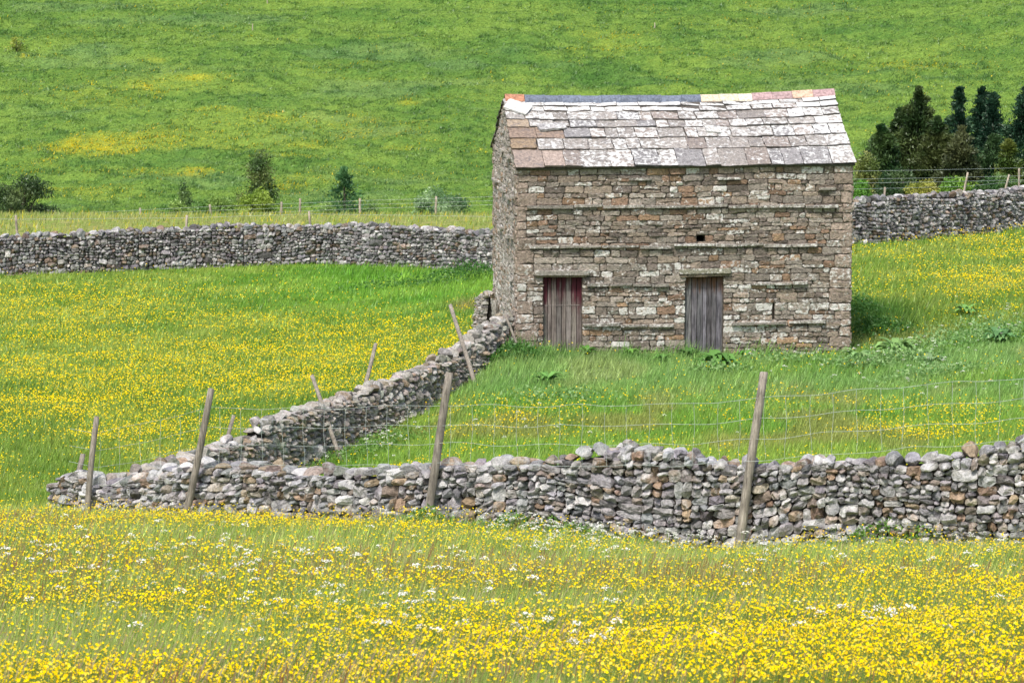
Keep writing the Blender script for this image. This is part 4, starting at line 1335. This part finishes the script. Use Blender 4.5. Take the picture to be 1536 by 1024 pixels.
# tiny pale stakes on the hill
for i, (px, py, h) in enumerate([(379, 46, 12), (401, 6, 12), (982, 44, 9)]):
    ys_ = np.linspace(300, 400, 600); q = np.array([at(px, py, v) for v in ys_]); g = ground(q[:, 0], ys_)
    k = int(np.argmax(q[:, 2] < g)) if (q[:, 2] < g).any() else -1
    A = Acc(); post_mesh(A, (0, 0, -.3), (0, 0, .75), .06, n=6, col=(2.2, 2.1, 2.0)); o = A.build('marker_post', M['wood']); o.location = (q[k, 0], ys_[k], g[k])
    tag(o, ['small pale stake on the upper hillside, lower of the two left of the barn', 'small pale stake at the very top of the hillside, left of the barn', 'small pale stake high on the hillside above the barn roof'][i], 'post', 'stakes on the hillside')

# ------------------------------------------------------------------ trees and plants
def leaf_quads(A, P, size, col, droop=0.0, dirs=None):
    n = len(P)
    d = rng.normal(size=(n, 3)) if dirs is None else dirs + rng.normal(0, .35, (n, 3))
    d[:, 2] -= droop; d /= np.linalg.norm(d, axis=1)[:, None]
    e = np.cross(d, rng.normal(size=(n, 3))); e /= np.linalg.norm(e, axis=1)[:, None]
    s = (size * rng.uniform(.6, 1.4, n))[:, None]
    v = np.stack([P - e * s * .22, P + d * s * .5 - e * s * .1 + 0, P + d * s, P + e * s * .28 + d * s * .3], 1).reshape(-1, 3)
    b = np.arange(n) * 4
    A.add(v, f4=np.stack([b, b + 1, b + 2, b + 3], 1), col=np.repeat(col, 4, 0))

def trunk_mesh(root, h, r, limbs=()):
    A = Acc(); post_mesh(A, (0, 0, -.5), (0.0, 0, h), r, n=7)
    for a, b, rr in limbs: post_mesh(A, a, b, rr, n=5)
    A.build('trunk', M['bark'], root, smooth=True)

def conifer(name, label, px, Y, top_py, width, c1, c2, n=9000, power=1.0, lean=0, leafs=.30, group='conifers behind the right far wall', irr=.35, base_frac=.04):
    X = (px - 768) / FPX * (Y * ct + 20 * st)
    g = float(ground(X, Y)); ztop = at(px, top_py, Y)[2]; h = ztop - g
    root = empty(name, (X, Y, g)); tag(root, label, 'tree', group)
    R = width / 2 / FPX * Y * 1.85; n = int(n * 2.8); power = max(power * 1.05, .78); leafs = leafs * .74
    nb = int(36 + h * 9); P = []; D = []
    per = n // nb
    for b in range(nb):
        t = base_frac + (1 - base_frac) * rng.random() ** 1.35
        az = rng.random() * 6.28
        rad = R * (1 - t) ** power * rng.uniform(1 - irr, 1 + irr * .5) + .08
        q = rng.random(per) ** .6
        s = q * rad
        spread = .06 + .13 * s
        x = np.cos(az) * s + rng.normal(0, 1, per) * spread; y = np.sin(az) * s + rng.normal(0, 1, per) * spread
        z = t * h + s * .15 - (q ** 2) * rad * .3 + rng.normal(0, .05 + .09 * R * (1 - t), per)
        P.append(np.column_stack([x, y, np.clip(z, .05, None)])); D.append(np.column_stack([np.cos(az) + 0 * x, np.sin(az) + 0 * x, .3 + 0 * x]))
    m = n // 5; tq = rng.random(m); cz = R * (1 - tq) ** power * .45
    P.append(np.column_stack([rng.normal(0, 1, m) * cz, rng.normal(0, 1, m) * cz, tq * h])); D.append(np.tile([0, 0, 1.0], (m, 1)))
    m = 260; tz = 1 - rng.random(m) ** 2 * .12
    P.append(np.column_stack([rng.normal(0, .10, m), rng.normal(0, .10, m), tz * h])); D.append(np.tile([0, 0, 1.0], (m, 1)))
    P = np.concatenate(P); D = np.concatenate(D)
    k = fbm(P[:, 0] * 1.1 + 20, P[:, 2] * 1.1, 13, 3)
    col = mixc(c1, c2, np.clip((k - .35) * 3, 0, 1)) * rng.uniform(.7, 1.3, len(P))[:, None] * np.array([1.05, 1.3, 1.1])
    A = Acc(); leaf_quads(A, P, np.full(len(P), leafs), col, dirs=D)
    A.build('crown', M['leaf'], root); trunk_mesh(root, h * .8, .09)
    return root

def bush(name, label, px, Y, top_py, width, c1, c2, n=5000, leafs=.22, group=None, sink=0, limbs=True, gy=None, shape=1.0, lean=0.0, cat='bush'):
    X = (px - 768) / FPX * (Y * ct + 20 * st)
    g = float(ground(X, Y)); h = at(px, top_py, Y)[2] - g; R = width / 2 / FPX * Y * 1.65; n = int(n * 1.8); leafs *= .85
    root = empty(name, (X, Y, g)); tag(root, label, cat, group)
    P = []; nc = 26; L = []
    for i in range(nc):
        a = rng.random() * 6.28; q = rng.random() ** .5; t = rng.uniform(.18, .95)
        prof = math.sin(math.pi * min(.5 + (t - .35) * .75 * shape, 1.0)) if t > .35 else .85
        cc = np.array([math.cos(a) * q * R * prof * .8 + lean * t * h, math.sin(a) * q * R * prof * .8, t * h * .9])
        sc = np.array([.32 * R, .32 * R, .17 * h]) * rng.uniform(.6, 1.1)
        m = n // nc; v = rng.normal(size=(m, 3)); v /= np.linalg.norm(v, axis=1)[:, None]
        P.append(cc + v * sc * (rng.random(m) ** .4)[:, None]); 
        if i < 9: L.append(((lean * .1 * h, 0, h * .12), tuple(cc), .05))
    P = np.concatenate(P); P[:, 2] = np.clip(P[:, 2], .05, None)
    k = fbm(P[:, 0] * .9 + 7, P[:, 2] * .9, 17, 3)
    col = mixc(c1, c2, np.clip((k - .35) * 3, 0, 1)) * rng.uniform(.75, 1.25, len(P))[:, None] * 1.3
    A = Acc(); leaf_quads(A, P, np.full(len(P), leafs), col, droop=.2)
    A.build('crown', M['leaf'], root); trunk_mesh(root, h * .45, .09, L)
    return root

conifer('conifer_tree', 'tallest brownish green conifer of the right plantation, with a spiky pointed top', 1376, 215, 133, 120, (.028, .048, .016), (.085, .10, .035), n=14000, power=.85)
conifer('conifer_tree', 'slender dark green conifer next to the roof edge of the barn', 1322, 212, 190, 80, (.02, .048, .016), (.065, .095, .032), n=10000, power=.6)
conifer('conifer_tree', 'brownish green conifer between the spiky one and the slender one by the roof', 1350, 216, 165, 70, (.028, .048, .016), (.08, .095, .032), n=8000, power=.75)
conifer('conifer_tree', 'bushy olive conifer just right of the spiky tallest one', 1405, 213, 178, 80, (.028, .048, .016), (.08, .085, .03), n=9000, power=.7)
conifer('conifer_tree', 'narrow blue green conifer, left of the dark pair', 1438, 222, 134, 54, (.012, .035, .022), (.035, .075, .04), n=10000, power=.55)
conifer('conifer_tree', 'tall dark blue green conifer, right of the dark pair', 1472, 224, 133, 66, (.010, .032, .020), (.032, .07, .04), n=13000, power=.5)
conifer('conifer_tree', 'blue green conifer with a forked tip close behind the dark pair', 1489, 222, 142, 60, (.012, .035, .022), (.035, .072, .04), n=8000, power=.6)
conifer('conifer_tree', 'large dark conifer cut by the right edge of the picture', 1540, 218, 130, 100, (.010, .030, .018), (.032, .07, .04), n=14000, power=.55)
conifer('conifer_tree', 'reddish brown conifer standing in front of the dark pair', 1441, 206, 193, 74, (.035, .042, .018), (.085, .08, .036), n=9000, power=.6)
conifer('conifer_tree', 'dark green conifer filling the gap behind the small golden green cone', 1490, 210, 205, 80, (.016, .04, .018), (.045, .075, .03), n=8000, power=.6)
conifer('conifer_tree', 'small golden green cone shaped conifer near the right edge', 1512, 200, 213, 52, (.05, .075, .015), (.13, .13, .03), n=7000, power=.8)
conifer('conifer_tree', 'small loose spindly conifer left of the barn on the foot of the hill', 516, 215, 254, 84, (.03, .075, .035), (.10, .19, .08), n=1500, power=.9, group='trees left of the barn', irr=.6)
bush('windblown_tree', 'dark olive windblown tree left of the barn at the foot of the hill', 385, 215, 222, 74, (.045, .085, .022), (.14, .18, .055), n=4500, group='trees left of the barn', lean=.03, cat='tree', leafs=.26)
bush('shrub', 'dark spreading shrub at the left edge behind the crest', 22, 210, 262, 90, (.035, .065, .022), (.09, .13, .045), n=8000, group='trees left of the barn', shape=.7)
bush('shrub', 'small thin dark shrub left of the windblown tree', 276, 222, 266, 36, (.04, .08, .025), (.10, .16, .05), n=1800, group='trees left of the barn')
bush('shrub', 'rounded pale green shrub nearest the barn on its left', 662, 215, 283, 84, (.07, .14, .06), (.28, .40, .20), n=9000, group='trees left of the barn', shape=.8)
bush('shrub', 'fresh green shrub in front of the foot of the windblown tree', 386, 205, 281, 50, (.12, .21, .03), (.28, .36, .06), n=3500, group='trees left of the barn')
bush('shrub', 'low leafy green shrub right of the small thin dark one', 320, 212, 287, 80, (.07, .15, .03), (.18, .28, .06), n=5000, group='trees left of the barn')
bush('shrub', 'low light green shrub beneath the small thin dark one', 262, 214, 293, 60, (.08, .17, .03), (.20, .30, .07), n=3500, group='trees left of the barn')
bush('shrub', 'small light green shrub left of the spindly conifer', 486, 212, 297, 36, (.09, .18, .04), (.22, .33, .09), n=1800, group='trees left of the barn')
bush('shrub', 'small dark shrub right of the spindly conifer', 556, 214, 303, 30, (.05, .11, .03), (.12, .2, .06), n=1500, group='trees left of the barn')
bush('sapling', 'tiny light green sapling between the left posts of the crest fence', 85, 214, 302, 18, (.12, .22, .04), (.24, .34, .08), n=500, group='trees left of the barn')
bush('shrub', 'yellow green shrub low in front of the plantation', 1388, 190, 264, 56, (.16, .19, .03), (.38, .36, .08), n=4500, group='shrubs behind the right far wall')
bush('shrub', 'bright green shrub below the reddish brown conifer', 1440, 192, 262, 80, (.08, .18, .02), (.20, .33, .04), n=4500, group='shrubs behind the right far wall')
bush('shrub', 'mixed green and tan shrub beside the right edge of the barn roof', 1300, 200, 228, 60, (.09, .13, .03), (.26, .27, .08), n=5500, group='shrubs behind the right far wall')
bush('shrub', 'deep green shrub low behind the wall at the barn corner', 1290, 186, 266, 50, (.05, .16, .02), (.15, .30, .05), n=4000, group='shrubs behind the right far wall')
bush('shrub', 'dark bushy shrub under the slender conifer', 1345, 196, 252, 80, (.02, .05, .016), (.06, .10, .03), n=5000, group='shrubs behind the right far wall')
bush('shrub', 'dark shrub under the golden green cone', 1500, 192, 258, 90, (.03, .08, .02), (.09, .16, .04), n=5000, group='shrubs behind the right far wall')
bush('sapling', 'small yellowish sapling at the upper left of the hillside', 25, 368, 52, 26, (.08, .15, .02), (.30, .33, .05), n=500, group='trees left of the barn')

# broad leaved docks
def dock(label, px, py, Y, size, n=16, c=(.14, .30, .07)):
    X = (px - 768) / FPX * (Y * ct + 12.5 * st); g = float(ground(X, Y))
    A = Acc()
    for i in range(int(n * 1.7)):
        a = rng.random() * 6.28; L = size * rng.uniform(.6, 1.1); el = rng.uniform(.5, 1.35); w = L * rng.uniform(.10, .17)
        d = np.array([math.cos(a), math.sin(a)]); pr = np.array([-d[1], d[0]])
        K = 6; V = []
        base = rng.normal(0, .04 * size, 2)
        for k in range(K):
            t = k / (K - 1); ww = w * math.sin(math.pi * min(t * .9 + .08, 1)) ** .8
            r_ = L * t * math.cos(el * (1 - .5 * t)); z_ = L * t * math.sin(el * (1 - .7 * t * t))
            c0 = base + d * r_
            for sgn, dz in ((-1, .15), (0, 0), (1, .15)): V.append((c0[0] + pr[0] * ww * sgn, c0[1] + pr[1] * ww * sgn, z_ + ww * dz + .02))
        F = [(k * 3 + j, k * 3 + j + 1, (k + 1) * 3 + j + 1, (k + 1) * 3 + j) for k in range(K - 1) for j in (0, 1)]
        A.add(V, f4=F, col=np.array(c) * rng.uniform(.7, 1.4))
    o = A.build('dock_plant', M['leaf'], smooth=True); o.location = (X, Y, g); tag(o, label, 'plant', 'broad leaved plants around the barn')
dock('large leafy dock clump in front of the right side of the grey barn door', 1077, 560, 77.5, .8, 34)
dock('low dock clump in the grass in front of the facade between the doors', 994, 545, 78.8, .36, 18)
dock('small dock in the open grass below the maroon door', 822, 588, 74.5, .5, 14)
dock('leafy plant at the foot of the right front corner of the barn', 1288, 548, 79.2, .62, 26, (.22, .38, .14))
dock('tall leafy dock right of the barn corner plant', 1342, 540, 80.3, .75, 26, (.22, .38, .12))
dock('pale flat dock clump in the open grass right of the barn', 1396, 562, 77.2, .48, 24, (.24, .38, .17))
dock('dark leafy clump at the right edge of the barn field', 1500, 535, 80, .6, 30, (.13, .28, .10))
dock('leafy clump further back near the right edge of the field', 1450, 478, 87, .55, 20, (.16, .32, .08))
dock('dark weed growing up the left side of the grey door', 1033, 528, 79.9, .42, 22, (.06, .15, .03))
dock('weed at the left foot of the maroon door', 818, 526, 79.85, .38, 14, (.09, .22, .04))
dock('low weed at the right foot of the maroon door', 880, 530, 79.7, .34, 16, (.10, .26, .04))
dock('low weed in front of the facade just right of the maroon door', 945, 533, 79.8, .34, 16, (.15, .32, .06))
dock('low weed against the facade right of the grey door', 1118, 533, 80.0, .34, 16, (.10, .27, .04))
# nettle bank at the barn's left corner and beside its right gable: stuff
def herb(name, label, blobs, n, leafs, c1, c2):
    P = []
    for px, py, Y0, Y1, sx, sy, h, k in blobs:
        X, Y = px_pos(px, py, Y0, Y1)
        m = int(n * k); x = X + rng.normal(0, sx, m); y = Y + rng.normal(0, sy, m)
        kk = not_in_barn(x, y, .05) & (wall_dist(x, y) > .3); x, y = x[kk], y[kk]
        hh = h * np.exp(-((x - X) / (sx * 2)) ** 2) * (.6 + .8 * vnoise(x * 3, y * 3, 3))
        P.append(np.column_stack([x, y, ground(x, y) + hh * rng.random(len(x)) ** .6]))
    P = np.concatenate(P); col = mixc(c1, c2, rng.random(len(P)))
    A = Acc(); leaf_quads(A, P, np.full(len(P), leafs), col)
    tag(A.build(name, M['leaf']), label, 'plants', kind='stuff')
herb('nettle_patch', 'dark green nettles at the left foot of the barn and beside its right gable', [(768, 540, 74, 84, .45, .35, .36, .6), (1315, 500, 78, 92, .55, .7, .34, 1.0), (1290, 470, 80, 95, .4, .8, .4, .5), (600, 432, 95, 118, 1.3, .5, .35, .3), (700, 408, 100, 112, 1.0, .5, .6, .8), (745, 535, 74, 84, .3, .3, .4, .5)], 3000, .09, (.03, .11, .018), (.10, .24, .04))
herb('field_weeds', 'pale green leafy weeds scattered in the grass right of the barn', [(1290, 552, 74, 84, .5, .3, .3, .6), (1345, 545, 74, 86, .6, .4, .35, .8), (1420, 520, 76, 92, 1.2, .8, .3, 1.0), (1490, 500, 78, 95, 1.2, 1.2, .35, 1.2), (1400, 565, 72, 84, .8, .5, .25, .6), (1080, 560, 72, 82, .5, .3, .3, .4), (830, 600, 68, 80, .9, .6, .25, .4), (1180, 545, 74, 84, 1.0, .25, .25, .5)], 1500, .10, (.12, .28, .06), (.30, .44, .18))
herb('wallside_weeds', 'green weeds growing along the foot of the near wall', [(690, 800, 48, 53, .5, .12, .35, .5), (800, 810, 48, 53, .8, .14, .4, 1.0), (860, 820, 48, 53, .6, .14, .35, .7), (1330, 826, 46, 51, .5, .12, .5, .9), (1385, 826, 46, 51, .3, .10, .45, .5), (1125, 826, 46, 51, .25, .12, .5, .5), (640, 800, 48, 53, .3, .12, .35, .5), (530, 690, 60, 72, .8, .5, .3, .7), (580, 668, 60, 76, .6, .5, .3, .7), (960, 835, 46, 51, .5, .12, .3, .5)], 2200, .07, (.08, .20, .03), (.22, .38, .08))

# ------------------------------------------------------------------ light
world = bpy.data.worlds.new('World'); scene.world = world; world.use_nodes = True
nt = world.node_tree; nt.nodes.clear()
out = nt.nodes.new('ShaderNodeOutputWorld'); bg = nt.nodes.new('ShaderNodeBackground'); sky = nt.nodes.new('ShaderNodeTexSky')
sky.sky_type = 'NISHITA'; sky.sun_disc = False
SUN_EL, SUN_AZ = math.radians(56), math.radians(201)   # azimuth clockwise from +Y: behind the camera, to its left
sky.sun_elevation = SUN_EL; sky.sun_rotation = SUN_AZ
sky.dust_density = 4.0; sky.air_density = 1.0; sky.ozone_density = .6
bg.inputs[1].default_value = .135; sky.altitude = 200
nt.links.new(sky.outputs[0], bg.inputs[0]); nt.links.new(bg.outputs[0], out.inputs[0])
sd = bpy.data.lights.new('sun', 'SUN'); sd.energy = 2.7; sd.angle = math.radians(8); sd.color = (1.0, .95, .88)
so = bpy.data.objects.new('sun', sd); C.objects.link(so)
to_sun = Vector((math.sin(SUN_AZ) * math.cos(SUN_EL), math.cos(SUN_AZ) * math.cos(SUN_EL), math.sin(SUN_EL)))
so.rotation_euler = to_sun.to_track_quat('Z', 'Y').to_euler()

scene.render.engine = 'CYCLES'
scene.view_settings.view_transform = 'Standard'; scene.view_settings.look = 'None'
scene.view_settings.exposure = .52; scene.view_settings.gamma = 1
